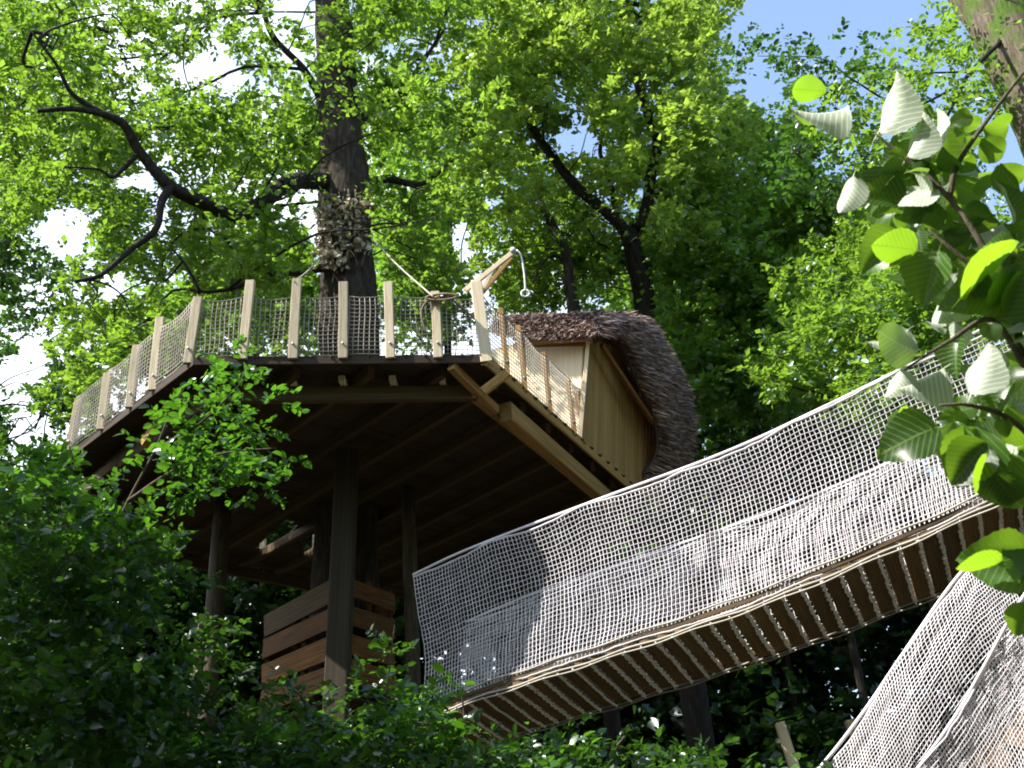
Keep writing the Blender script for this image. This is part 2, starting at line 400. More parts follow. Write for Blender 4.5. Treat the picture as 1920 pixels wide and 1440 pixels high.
# ================================================================== TREE HOUSE DECK
ZD = 9.1                                                   # underside of the deck boards
A = PZ(362, 672, ZD); B = PZ(912, 668, ZD); Cc = PZ(1192, 914, ZD); Lf = PZ(100, 872, ZD)
OCT = [A, B, Cc, Cc + Vector((-.4, 3.8, 0)), Cc + Vector((-3.0, 6.3, 0)), Lf + Vector((3.0, 7.2, 0)), Lf + Vector((.1, 4.2, 0)), Lf]
print('OCT', [tuple(round(c, 2) for c in p) for p in OCT])
plat = thing('treehouse_platform', 'raised octagonal timber platform around the oak trunk with netted railing and dark joists', 'treehouse platform', (-2.7, 19, 0))
def clip(o, d, poly):                                      # interval of a line inside a convex outline
    t0, t1 = -99, 99; n = len(poly)
    ctr = sum((Vector(p) for p in poly), Vector()) / n
    for i in range(n):
        a, b = poly[i], poly[(i + 1) % n]; e = b - a; nn = Vector((-e.y, e.x, 0))
        if nn.dot(ctr - a) < 0: nn = -nn
        den = nn.dot(d); num = nn.dot(a - o)
        if abs(den) < 1e-9:
            if num > 0: return None
            continue
        t = num / den
        if den > 0: t0 = max(t0, t)
        else: t1 = min(t1, t)
    return (t0, t1) if t1 - t0 > .05 else None
jd = Vector((.66, -.75, 0)).normalized(); pd = Vector((-jd.y, jd.x, 0))
ctr = sum(OCT, Vector()) / 8
HOLES = [[PZ(478, 1028, ZD), PZ(505, 1042, ZD), PZ(556, 988, ZD), PZ(540, 972, ZD)], [PZ(566, 1040, ZD), PZ(572, 1010, ZD), PZ(598, 998, ZD), PZ(620, 1012, ZD)],
         [PZ(600, 955, ZD), PZ(612, 952, ZD), PZ(622, 962, ZD), PZ(610, 966, ZD)]]
k = -40
for k in range(-45, 46):
    o = ctr + jd * (k * .152) ; o.z = 0
    poly = [Vector((q.x, q.y, 0)) for q in (ctr + (p - ctr) * .992 for p in OCT)]
    iv = clip(o, pd, poly)
    if not iv: continue
    segs = [iv]
    for h in HOLES:
        hv = clip(o, pd, [Vector((p.x, p.y, 0)) for p in h])
        if hv: segs = [s for a, b in segs for s in ((a, max(a, min(b, hv[0]))), (min(b, max(a, hv[1])), b)) if s[1] - s[0] > .06]
    for a, b in segs:
        # keep clear of the trunk
        z = ZD + .02 + random.uniform(-.004, .004)
        p0 = o + pd * a; p1 = o + pd * b; p0.z = p1.z = z
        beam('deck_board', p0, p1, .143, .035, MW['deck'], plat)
# joists, running front-right to back-left
inner = [ctr + (p - ctr) * .955 for p in OCT]
for k in range(-6, 7):
    o = ctr + pd * (k * .86 + .2); o.z = 0
    iv = clip(o, jd, [Vector((p.x, p.y, 0)) for p in inner])
    if not iv: continue
    p0 = o + jd * iv[0]; p1 = o + jd * iv[1]; p0.z = p1.z = ZD - .085
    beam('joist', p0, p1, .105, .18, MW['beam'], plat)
# ring beam set in from the edge, and rim boards
ring = [ctr + (p - ctr) * .90 for p in OCT]
for i in range(8):
    a, b = ring[i].copy(), ring[(i + 1) % 8].copy(); a.z = b.z = ZD - .29
    e = (b - a).normalized() * .06
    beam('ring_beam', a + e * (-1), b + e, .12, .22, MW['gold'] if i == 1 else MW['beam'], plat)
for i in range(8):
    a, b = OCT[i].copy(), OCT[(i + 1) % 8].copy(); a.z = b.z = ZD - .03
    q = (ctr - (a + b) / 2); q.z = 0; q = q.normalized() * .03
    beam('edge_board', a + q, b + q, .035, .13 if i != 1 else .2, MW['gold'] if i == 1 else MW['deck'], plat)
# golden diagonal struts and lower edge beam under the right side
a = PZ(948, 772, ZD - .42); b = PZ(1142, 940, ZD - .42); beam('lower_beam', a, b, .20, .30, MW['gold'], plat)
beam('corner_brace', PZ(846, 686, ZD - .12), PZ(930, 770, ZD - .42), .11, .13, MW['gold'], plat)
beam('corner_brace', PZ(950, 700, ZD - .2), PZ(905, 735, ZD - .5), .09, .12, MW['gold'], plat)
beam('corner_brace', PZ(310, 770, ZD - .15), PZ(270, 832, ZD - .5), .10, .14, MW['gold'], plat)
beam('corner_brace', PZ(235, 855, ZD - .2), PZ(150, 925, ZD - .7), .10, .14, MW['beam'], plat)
# pale joist ends along the front
for px in (545, 640, 735, 828):
    p = PZ(px, 709, ZD - .12); beam('joist_end', p, p + Vector((.02, .5, 0)), .09, .09, MW['hut'], plat)
# dark bolts along the right golden beams
for t in np.linspace(.08, .95, 7):
    p = a.lerp(b, float(t)) + Vector((-.02, -.085, .02 * (-1) ** int(t * 10)))
    V, Fc = tube_data([p, p + Vector((.05, -.03, 0))], .035, 8); mesh('bolt', V, Fc, STEEL, plat, True)
# posts carrying the deck
def column(px0, py0, px1, py1, rad, sq=False, zt=ZD - .2):
    p = PZ(px0, py0, zt); q = P(px1, py1, p.y - .3)
    d = (q - p); q = p + d * ((p.z + .1) / (-d.z))
    if sq: return beam('support_post', q, p, rad * 2, rad * 2, MW['post'], plat, (0, 1, 0))
    c = [p.lerp(q, t) for t in np.linspace(0, 1, 14)]
    V, Fc = tube_data(c, [rad * (1 + .12 * t) for t in np.linspace(0, 1, 14)], 14, .06, px0)
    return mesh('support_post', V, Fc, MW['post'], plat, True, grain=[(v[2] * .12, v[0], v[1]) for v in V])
column(652, 848, 634, 1250, .17, True)
column(765, 915, 774, 1230, .12)

column(420, 930, 398, 1200, .15)
column(985, 860, 1010, 1200, .14) if False else None
# railing posts
posts = []
def rail_post(base, hgt, lean=(0, 0), w=.13, m='rail'):
    t = base + Vector((lean[0], lean[1], hgt)); b = base - Vector((0, 0, .06))
    beam('railing_post', b, t, w, .075, MW[m], plat, (0, 1, 0), random.uniform(-.06, .06)); posts.append((base.copy(), t))
    if hgt > .9 and base.y < 18:
        q = base + Vector((0, -.045, .16)); V, Fc = tube_data([q, q + Vector((0, -.018, 0))], .022, 8); mesh('bolt', V, Fc, STEEL, plat, True)
ZT = ZD + .04
front = [(455, 470, 527), (549, 557, 524), (643, 644, 530), (732, 728, 530), (822, 816, 548)]
def top_of(base, px, py):
    q = P(px, py, base.y); return q - base
rowpts = []
LP = [(128, 838, 150, 752), (190, 785, 203, 700), (244, 742, 258, 648), (287, 716, 301, 596), (353, 663, 374, 558)]
def edge_pt(a, b, px):                                     # where the upright through column px meets a deck edge
    best = min((abs(project(a.lerp(b, t))[0] - px), t) for t in np.linspace(0, 1, 401)); return a.lerp(b, best[1])
def project(p):
    d = Vector(p) - CAM; z = d.dot(fw); return (960 + F * d.dot(rt) / z, 720 - F * d.dot(up) / z)
for px, py, tx, ty in LP:
    b = edge_pt(Lf, A, px); b.z = ZT; h = top_of(b, tx, ty); rail_post(b, min(1.25, h.z), (h.x * .8, 0)); rowpts.append(b)
for px, tx, ty in front:
    b = edge_pt(A, B, px); b.z = ZT; h = top_of(b, tx, ty); rail_post(b, h.z, (h.x, 0)); rowpts.append(b)
bc = B.copy(); bc.z = ZT; bc += Vector((0, .05, 0))
rowpts.append(bc)
right_posts = [(952, 1.1), (985, 1.1), (1032, 1.05), (1078, 1.0), (1095, .9)]
for px, h in right_posts:
    b = edge_pt(B, Cc, px); b.z = ZT; rail_post(b, h, (-.05, 0), .08, 'hutdark'); rowpts.append(b)
# far-side posts
for i in range(2, 7):
    a_, b_ = OCT[i], OCT[(i + 1) % 8]
    for t in ((.33, .66) if i == 2 else (0.0, .33, .66)):
        p = a_.lerp(b_, t).copy(); p.z = ZT; rail_post(p, 1.1)
# netting between railing posts
def net_panel(j, a, b, h, cell, r, sag=.05, out=None, seed=0):
    a, b = Vector(a), Vector(b); ln = (b - a).length; nx = max(2, int(ln / cell)); nz_ = max(2, int(h / cell))
    dv = (b - a).normalized(); nv = Vector((dv.y, -dv.x, 0))
    def pt(s, t):
        w = Vector((s * ln * .9 + seed, t * h * .9, seed * 1.3))
        p = a.lerp(b, s) + Vector((0, 0, t * h)) 
        p.z -= sag * math.sin(math.pi * s) * t
        p += nv * (.05 * noise.noise(w) * math.sin(math.pi * min(1, max(0, s)))) + dv * (.028 * noise.noise(w * 2.3)) + Vector((0, 0, .02 * noise.noise(w * 1.9 + Vector((5, 0, 0)))))
        return p
    for i in range(nx + 1):
        j.tube([pt(i / nx, t) for t in np.linspace(0, 1, 9)], r, 3)
    for q in range(nz_ + 1):
        j.tube([pt(t, q / nz_) for t in np.linspace(0, 1, max(4, nx // 2))], r if q < nz_ else r * 1.6, 3)
J = Join()
for i in range(len(rowpts) - 1):
    net_panel(J, rowpts[i], rowpts[i + 1], .98 if rowpts[i].z else 1, .068, .0065, seed=i)
J.build('railing_net', ROPE, plat, kind='stuff')

# crane on the deck's near right corner
crane = thing('hoist_crane', 'small timber hoist arm on pale corner post with rope hanging from its tip', 'hoist', bc)
ctop = P(893, 532, bc.y); beam('crane_post', bc - Vector((0, 0, .12)), ctop, .17, .13, MW['hut'], crane, (0, 1, 0))
tipa = P(962, 474, bc.y + .1); buta = P(872, 545, bc.y + .1)
beam('crane_arm', buta, tipa, .06, .07, MW['hut'], crane)
beam('crane_brace', P(903, 548, bc.y + .1), P(928, 497, bc.y + .1), .05, .06, MW['hut'], crane)
beam('crane_brace', P(905, 548, bc.y + .1), P(958, 484, bc.y + .1), .05, .06, MW['hutdark'], crane)
V, Fc = tube_data([tipa + Vector((0, -.06, .02)), tipa + Vector((0, .06, .02))], .05, 14); mesh('pulley_wheel', V, Fc, STEEL, crane, True)
J = Join()
J.tube(catmull([tipa + Vector((.06, 0, .05)), P(977, 480, bc.y + .1), P(983, 515, bc.y + .1), P(985, 545, bc.y + .1)], 6), .014, 5)
hk = P(985, 550, bc.y + .1)
J.tube([hk + Vector((.06 * math.cos(t), 0, .06 * math.sin(t))) for t in np.linspace(0, 6.3, 12)], .014, 5)
J.tube([hk + Vector((.07 + .05 * math.cos(t), 0.02, .05 * math.sin(t))) for t in np.linspace(0, 5, 10)], .012, 5)
J.build('hoist_rope', ROPEW, crane)
# coiled rope over a railing post
J = Join(); cp = P(822, 553, rowpts[9].y - .05)
for q in range(6):
    J.tube([cp + Vector((.15 * (1 + .1 * q % 3) * math.cos(t) + .01 * q, -.03 * q + .05, .05 * math.sin(t) - .02 * q)) for t in np.linspace(0, 6.28, 18)], .016, 5)
J.tube(catmull([cp + Vector((-.1, 0, 0)), cp + Vector((-.25, 0, -.25)), cp + Vector((-.2, .05, -.6))], 6), .015, 5)
J.tube(catmull([cp + Vector((.1, 0, 0)), cp + Vector((.3, 0, -.2)), P(893, 600, bc.y)], 6), .015, 5)
tag(J.build('rope_coil', ROPED), 'dark coil of rope looped over the railing post next to the hoist', 'rope')
# stay cables from oak to railing
OY = 19.6
for k_, (pa, pb, lab) in enumerate([(P(602, 478, OY - .4), P(552, 528, A.y + .1), 'thin pale stay rope running left from the oak trunk down to the railing'),
                   (P(694, 442, OY - .4), P(812, 556, A.y + .1), 'thin pale stay rope running right from the oak trunk down to the railing')]):
    J = Join(); J.tube(catmull([pa, (pa + pb) / 2 - Vector((0, 0, .06)), pb], 8), .013, 5)
    tag(J.build('stay_rope', ROPE), lab, 'rope')

# ================================================================== HUT with heather roof
hut = thing('thatched_hut', 'small timber hut with curved shaggy heather roof on the right edge of the platform', 'hut', PZ(1090, 812, ZT))
ed = (Cc - B); ed.z = 0; ed.normalize(); nv = Vector((ed.y, -ed.x, 0))       # along the deck edge / outwards
cb = edge_pt(B, Cc, 1092); cb.z = ZT; cb -= nv * .05
ct = P(1102, 640, cb.y + .02)
lean = ct - cb
# wall A: faces the near-left (sunlit, and paler boards add to that light): boards set upright
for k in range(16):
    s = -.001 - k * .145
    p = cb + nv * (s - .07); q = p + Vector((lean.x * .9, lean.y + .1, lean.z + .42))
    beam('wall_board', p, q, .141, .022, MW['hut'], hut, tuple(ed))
# wall B: along the deck edge (in shade, which the darker board colour deepens)
rake = lambda u: 1.98 + .55 * math.sin(min(1, u / 2.6) * math.pi * .62)
for k in range(27):
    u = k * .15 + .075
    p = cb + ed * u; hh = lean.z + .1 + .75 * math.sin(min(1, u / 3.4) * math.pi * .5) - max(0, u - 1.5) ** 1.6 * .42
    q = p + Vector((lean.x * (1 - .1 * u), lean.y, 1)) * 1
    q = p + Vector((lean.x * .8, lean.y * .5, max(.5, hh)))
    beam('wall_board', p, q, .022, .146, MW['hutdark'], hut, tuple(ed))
beam('corner_post', cb + nv * .02 - ed * .03, ct + nv * .02 - ed * .03, .07, .07, MW['hut'], hut, (0, 1, 0))
# bargeboard following the rake
barg = [P(1106, 640, cb.y + .0), P(1140, 630, cb.y + .7), P(1178, 690, cb.y + 1.6), P(1215, 758, cb.y + 2.4), P(1222, 830, cb.y + 2.9), P(1205, 890, cb.y + 3.0)]
bc_ = catmull(barg, 5)
for i in range(0, len(bc_) - 1, 2):
    j_ = min(i + 2, len(bc_) - 1)
    beam('bargeboard', Vector(bc_[i]) + nv * .08, Vector(bc_[j_]) + nv * .08, .05, .13, MW['orange'], hut)
for (x0, y0, x1, y1, yy) in ((1118, 650, 1212, 790, 1.5), ):
    beam('rafter', P(x0, y0, cb.y + .3) + nv * .1, P(x1, y1, cb.y + 2.2) + nv * .1, .07, .1, MW['orange'], hut)
# brown eave underside boards over wall A
for k in range(5):
    a_ = P(1106, 622 + k * 8, cb.y - .28 + k * .09); b_ = P(958 + k * 5, 628 + k * 8, cb.y + .42 + k * .09)
    beam('eave_board', a_, b_, .10, .03, MW['orange'] if k % 2 else MW['hutdark'], hut)
# roof shell lofted through curves that run from the front eave over the top and down the back
def loft(name, curves, m, parent, thick=.0):
    cs = [catmull(c, 5) for c in curves]; n = len(cs[0]); V = []; Fc = []
    rows = []
    for i in range(n):
        rows.append(catmull([c[i] for c in cs], 4))
    k = len(rows[0])
    for r_ in rows:
        for p in r_:
            q = Vector(p); q += Vector((noise.noise(q * 3), noise.noise(q * 3 + Vector((9, 0, 0))), noise.noise(q * 3 + Vector((0, 9, 0))))) * .05; V.append(q)
    for i in range(n - 1):
        for j in range(k - 1):
            Fc.append((i * k + j, i * k + j + 1, (i + 1) * k + j + 1, (i + 1) * k + j))
    o = mesh(name, V, Fc, m, parent, True)
    md = o.modifiers.new('thickness', 'SOLIDIFY'); md.thickness = .05; md.offset = 0
    return o, V, k, n
y0 = cb.y
inner_c = [P(1112, 626, y0 - .3), P(1142, 612, y0 + .3), P(1168, 655, y0 + .9), P(1192, 715, y0 + 1.5), P(1222, 775, y0 + 2.2), P(1232, 840, y0 + 2.6), P(1205, 898, y0 + 2.7)]
mid_c = [P(1118, 604, y0 - .2), P(1166, 602, y0 + .6), P(1204, 645, y0 + 1.4), P(1232, 708, y0 + 2.1), P(1252, 768, y0 + 2.8), P(1256, 842, y0 + 3.2), P(1232, 900, y0 + 3.2)]
out_c = [P(1120, 594, y0 + .3), P(1196, 600, y0 + 1.4), P(1232, 650, y0 + 2.2), P(1260, 705, y0 + 2.9), P(1277, 762, y0 + 3.5), P(1278, 845, y0 + 3.8), P(1256, 905, y0 + 3.7)]
left_edge = [P(938, 606, y0 + .6), P(945, 599, y0 + 1.2), P(990, 600, y0 + 2.2), P(1020, 640, y0 + 3.2), P(1050, 720, y0 + 4.2), P(1060, 800, y0 + 4.8), P(1065, 880, y0 + 4.8)]
FIBM = LF['heath']
o1, V1, k1, n1 = loft('roof', [inner_c, mid_c, out_c], FIBM, hut)
o2, V2, k2, n2 = loft('roof', [out_c, left_edge], FIBM, hut)
o3, V3, k3, n3 = loft('roof_eave', [[P(1124, 628, y0 - .3), P(1132, 586, y0 + .2)], [P(1030, 632, y0 - .0), P(1030, 594, y0 + .4)], [P(930, 622, y0 + .4), P(930, 603, y0 + .7)]], FIBM, hut)
def thatch(V, k, n, per, ln, outv, name='thatch', seed=1, along=None, parent=None, lift=.3):
    pos = []; D = []; Nn = []
    V = [Vector(v) for v in V]
    for i in range(n - 1):
        for j in range(k - 1):
            a, b, c, d = V[i * k + j], V[i * k + j + 1], V[(i + 1) * k + j], V[(i + 1) * k + j + 1]
            nn = (b - a).cross(c - a)
            if nn.length < 1e-7: continue
            nn.normalize()
            if nn.dot(outv) < 0: nn = -nn
            dn = (c - a).normalized() if along is None else along
            area = (b - a).length * (c - a).length
            for q in range(max(1, int(area * per))):
                s, t = random.random(), random.random()
                t = (math.floor(t * 1.0 * 2) + random.random() ** 2) / 2 % 1
                p = a.lerp(b, s).lerp(c.lerp(d, s), t) + nn * .02
                dd = (dn + nn * random.uniform(.0, lift) + Vector((random.gauss(0, .17), random.gauss(0, .17), random.gauss(0, .17)))).normalized()
                pos.append(p + nn * random.uniform(0, .05)); D.append(dd); Nn.append(nn + Vector((random.gauss(0, .4), random.gauss(0, .4), random.gauss(0, .4))))
    pos, D, Nn = (np.array([tuple(v) for v in q]) for q in (pos, D, Nn))
    T = (np.array([(0, 0.05, 0), (.5, .045, .03), (1, 0, 0), (.5, -.045, .03), (0, -.03, 0)]), [(0, 4, 1), (1, 4, 3), (1, 3, 2)])
    leaf_mesh(name, pos, D, norm(Nn), ln * (.6 + .8 * rng.random(len(pos))), rng.random(len(pos)) ** 1.5, FIBM, parent or hut, T)
thatch(V1, k1, n1, 2600, .26, nv, along=(ed * .7 + nv * .75 - Vector((0, 0, .35))).normalized())
thatch(V2, k2, n2, 1200, .20, Vector((0, 0, 1)), lift=.1)
thatch(V3, k3, n3, 7000, .19, -ed, along=(nv * -.2 - Vector((0, 0, .8)) - ed * .7).normalized())

# second, lower thatched shelter seen through the front netting
hut2 = thing('thatched_shelter', 'low round heather-roofed shelter seen through the railing netting left of the hoist', 'shelter', P(812, 650, 20.5))
sc_ = P(812, 640, 20.3); sc_.z = ZT
for k in range(14):
    an = 2 * math.pi * k / 14; p = sc_ + Vector((math.cos(an) * .95, math.sin(an) * .95, 0))
    beam('wall_board', p, p + Vector((0, 0, 1.7)), .4, .03, MW['hutdark'], hut2, (math.cos(an), math.sin(an), 0))
Vd = []; kk, nn_ = 17, 8
for i in range(nn_):
    t = i / (nn_ - 1); rr = .08 + 1.35 * math.sin(t * math.pi / 2); zz = 1.35 + 1.25 * math.cos(t * math.pi / 2)
    for j in range(kk):
        an = 2 * math.pi * j / (kk - 1); Vd.append(sc_ + Vector((math.cos(an) * rr, math.sin(an) * rr, zz)))
Fd = [(i * kk + j, i * kk + j + 1, (i + 1) * kk + j + 1, (i + 1) * kk + j) for i in range(nn_ - 1) for j in range(kk - 1)]
mesh('roof', Vd, Fd, FIBM, hut2, True)
thatch(Vd, kk, nn_, 350, .22, Vector((0, -.5, 1)), parent=hut2)

# ================================================================== LOWER LANDING under the deck
land = thing('lower_landing', 'lower landing under the platform fenced with wide orange boards with dark gaps', 'landing', (-2.7, 18, 0))
c0 = P(650, 1076, 17.4); zt = c0.z
def at_z(px, py, z): return PZ(px, py, z)
l1 = at_z(498, 1152, zt); rr1 = at_z(738, 1112, zt)
back = (l1 + rr1) - c0 + Vector((0, .8, 0))
corners = [c0, l1, back, rr1]
print('landing', [tuple(round(c, 2) for c in p) for p in corners])
for i in range(4):
    a, b = corners[i], corners[(i + 1) % 4]
    for k in range(4):
        z = zt - .17 - k * .47
        p, q = a.copy(), b.copy(); p.z = q.z = z + random.uniform(-.01, .01)
        q.z += random.uniform(-.05, .03); p.z += random.uniform(-.02, .03); beam('landing_board', p, q, .04, random.uniform(.29, .40), MW['beam' if i == 0 and k < 1 else 'orange'], land, (0, 0, 1), random.uniform(-.08, .08))  # darker wood puts shade on the left face's top board
    for t in (0.02, .5):
        p = a.lerp(b, t); ins = (ctr - p); 
        p = p + (((corners[0] + corners[2]) / 2 - p).normalized()) * .07
        beam('landing_post', Vector((p.x, p.y, zt - 1.9)), Vector((p.x, p.y, zt + .05)), .08, .08, MW['beam'], land, (0, 1, 0))
for k in range(14):
    t = (k + .5) / 14; p = c0.lerp(l1, t); q = rr1.lerp(back, t); p.z = q.z = zt - 1.95
    beam('floor_board', p, q, .17, .04, MW['deck'], land)
for p in corners:
    q = p + (((corners[0] + corners[2]) / 2 - p).normalized()) * .12
    beam('landing_leg', Vector((q.x, q.y, -.1)), Vector((q.x, q.y, zt - 1.98)), .14, .14, MW['post'], land, (0, 1, 0))

# ================================================================== ROPE BRIDGES
def bridge(label, rows, cell, r, plankw=.30, plank_m='deck', hfac=1.0, nets=('near', 'far'), seed=0, lash=True):
    """rows: (near floor edge, far floor edge, near net top, far net top) at stations along the bridge"""
    cs = [catmull([Vector(q[i]) for q in rows], 12) for i in range(4)]
    def res(c):                                            # even steps along a curve
        c = np.array(c); s = np.r_[0, np.cumsum(np.linalg.norm(np.diff(c, axis=0), axis=1))]
        return c, s
    cn, sn = res(cs[0])
    tot = sn[-1]
    def at(c, f):
        c = np.array(c); x = f * tot
        return Vector([np.interp(x, sn, c[:, i]) for i in range(3)])
    th = thing('rope_bridge', label, 'rope bridge', tuple(at(cs[0], .5)))
    nx = int(tot / cell)
    for side, (lo, hi) in (('n', (cs[0], cs[2])), ('f', (cs[1], cs[3]))):
        j = Join(); h = (at(hi, .5) - at(lo, .5)).length; nz_ = int(h / cell)
        def pt(f, t):
            a, b = at(lo, f), at(hi, f); p = a.lerp(b, t)
            w = Vector((f * tot * .55 + seed, t * h * .8, 3.1 if side == 'n' else 9.2))
            d = Vector((.7, .7, 0)) if side == 'n' else Vector((-.7, -.7, 0))
            p += d * (.13 * math.sin(math.pi * t) + .10 * noise.noise(w))
            p += Vector((.03 * noise.noise(w * 1.7), 0, .03 * noise.noise(w * 2.1 + Vector((7, 0, 0)))))
            p += Vector((.012 * noise.noise(w * 13), .012 * noise.noise(w * 15), .012 * noise.noise(w * 12)))
            p.z -= .05 * abs(math.sin(f * tot * 2.1)) * t ** 3
            return p
        G = [[pt(i / nx, t) for t in np.linspace(0, 1, nz_ + 1)] for i in range(nx + 1)]
        for i in range(nx + 1): j.tube(G[i], r * random.uniform(.8, 1.2), 3)
        for q in range(nz_ + 1): j.tube([G[i][q] for i in range(nx + 1)], r * (1.0 if 0 < q < nz_ else 2.6) * random.uniform(.85, 1.2), 3)
        for i in range(0, nx + 1):
            for q in range(nz_ + 1):
                if side == 'n' or q == nz_:
                    c_ = G[i][q]; a_ = r * random.uniform(1.3, 2.2)
                    j.add([c_ + Vector(v_) * a_ for v_ in ((1, 0, 0), (-1, 0, 0), (0, 1, 0), (0, -1, 0), (0, 0, 1), (0, 0, -1))], [(0, 2, 4), (2, 1, 4), (1, 3, 4), (3, 0, 4), (2, 0, 5), (1, 2, 5), (3, 1, 5), (0, 3, 5)])
        j.build('side_net', ROPEW, th, kind='stuff')
        J2 = Join(); J2.tube([at(hi, t) + Vector((0, 0, .015)) for t in np.linspace(0, 1, 80)], .018, 5); J2.build('hand_rope', ROPEW, th)
    # planks
    npk = int(tot / (plankw + .035))
    for i in range(npk):
        f = (i + .5) / npk
        a, b = at(cs[0], f), at(cs[1], f); ax = (at(cs[0], min(1, f + .01)) - at(cs[0], max(0, f - .01))).normalized()
        w = (b - a); n_ = ax.cross(w).normalized()
        if n_.z < 0: n_ = -n_
        beam('plank', a - n_ * .03 , b - n_ * .03, plankw, .045, MW[plank_m], th, tuple(n_), random.uniform(-.03, .03))
    # lashings that cross the underside between planks
    if lash:
        j = Join()
        for i in range(npk + 1):
            f = min(1, i / npk); a, b = at(cs[0], f), at(cs[1], f); dn = Vector((0, 0, -.085))
            for s_ in (0, 1):
                pts = []
                for t in np.linspace(0, 1, 17):
                    w = a.lerp(b, t) + dn; ax = (at(cs[0], min(1, f + .01)) - at(cs[0], max(0, f - .01))).normalized()
                    pts.append(w + ax * (.022 * math.sin(t * 34 + s_ * 3.1 + i) + .02 * noise.noise(w * 3)) + Vector((0, 0, .012 * math.cos(t * 34 + s_ * 3.1))))
                j.tube(pts, .014, 4)
        j.build('lashing', ROPEX, th, kind='stuff')
    # stringers with doubled edge ropes
    for c, sg in ((cs[0], -1), (cs[1], 1)):
        j = Join()
        for q, (dz, r_) in enumerate(((.10, .014), (-.06, .014), (-.10, .011))):
            j.tube([at(c, t) + Vector((0, -.0, dz + .012 * math.sin(t * 60 + q))) - (at(cs[1], t) - at(cs[0], t)).normalized() * .03 * (1 if sg < 0 else -1) for t in np.linspace(0, 1, 90)], r_, 4)
        j.build('edge_rope', ROPE, th)
        segs = 12
        for q in range(segs):
            a, b = at(c, q / segs), at(c, (q + .995) / segs); a = a + Vector((0, 0, .035)); b = b + Vector((0, 0, .035))
            beam('stringer', a, b, .04, .055, MW['beam'], th)
    return th
def st(x, yn, yf, ytn, ytf, Yn, W_=1.5):
    a = P(x, yn, Yn)
    return a
# first bridge: stations (floor near edge px,py,distance)
dirp = Vector((.36, .93, 0))
rows = []
for (x, y, Y, hn) in ((785, 1345, 15.6, 2.02), (900, 1300, 14.9, 2.0), (1130, 1225, 13.9, 1.98), (1400, 1133, 12.9, 1.92), (1600, 1052, 12.3, 1.92), (1920, 910, 11.6, 1.95), (2250, 750, 11.0, 1.95)):
    a = P(x, y, Y)
    b = a + dirp * (1.65 + max(0, x - 1400) * .0005) - Vector((0, 0, .20))
    rows.append((a, b, a + Vector((-.05, -.03, hn)), b + Vector((.05, .05, hn - .1))))
print('bridge', [tuple(round(c, 2) for c in r_[0]) for r_ in rows], [tuple(map(int, project(r_[1]))) for r_ in rows], [tuple(map(int, project(r_[2]))) for r_ in rows], [tuple(map(int, project(r_[3]))) for r_ in rows])
bridge('long white rope-net bridge rising from the platform to the right, plank floor seen from below', rows, .060, .0062, plankw=.20, plank_m='plank')
# second bridge, dropping away to the lower centre
rows2 = []
for (fx, fy, fY), (qx, qy, qY) in zip([(1868, 1015, 9.9), (1792, 1090, 10.25), (1690, 1235, 10.8), (1622, 1335, 11.3), (1540, 1440, 11.9), (1430, 1560, 12.6)],
                                      [(2010, 1000, 8.8), (1915, 1130, 9.3), (1848, 1250, 9.8), (1790, 1350, 10.3), (1725, 1440, 10.8), (1640, 1550, 11.4)]):
    a = P(fx, fy, fY); b = P(qx, qy, qY)
    rows2.append((b + Vector((.25, .1, -1.15)), a + Vector((.30, .2, -1.25)), b, a))
bridge('second white rope-net bridge sloping down through the lower right corner beside the long one', rows2, .038, .0046, plankw=.16, plank_m='beam', seed=5)

# landing where both bridges meet, on the right
hubb = thing('bridge_platform', 'small timber platform at the right edge where both rope bridges meet', 'platform', (7, 9.4, 0))
hc = P(2230, 800, 11.6)
for k in range(12):
    beam('deck_board', hc + Vector((-.9, -.9 + k * .16, 0)), hc + Vector((1.4, -.9 + k * .16, 0)), .15, .04, MW['deck'], hubb)
for dx, dy in ((-.8, -.8), (1.2, -.8), (-.8, .8), (1.2, .8)):
    beam('support_post', Vector((hc.x + dx, hc.y + dy, -.1)), hc + Vector((dx, dy, -.02)), .16, .16, MW['post'], hubb, (0, 1, 0))

# slanting stakes in the dark lower right
for (a_, b_, lab) in (((1462, 1356, 14), (1500, 1470, 13.9), 'pale brown leaning stake in the dark undergrowth below the long bridge'), ((1592, 1350, 14), (1612, 1400, 14), 'short thin stake beside the net in the dark lower right')):
    p, q = P(*a_), P(*b_); d = q - p; q = p + d * (p.z / -d.z)
    tag(beam('wooden_stake', q, p, .11, .11, MW['rail'], None, (0, 1, 0)), lab, 'stake')

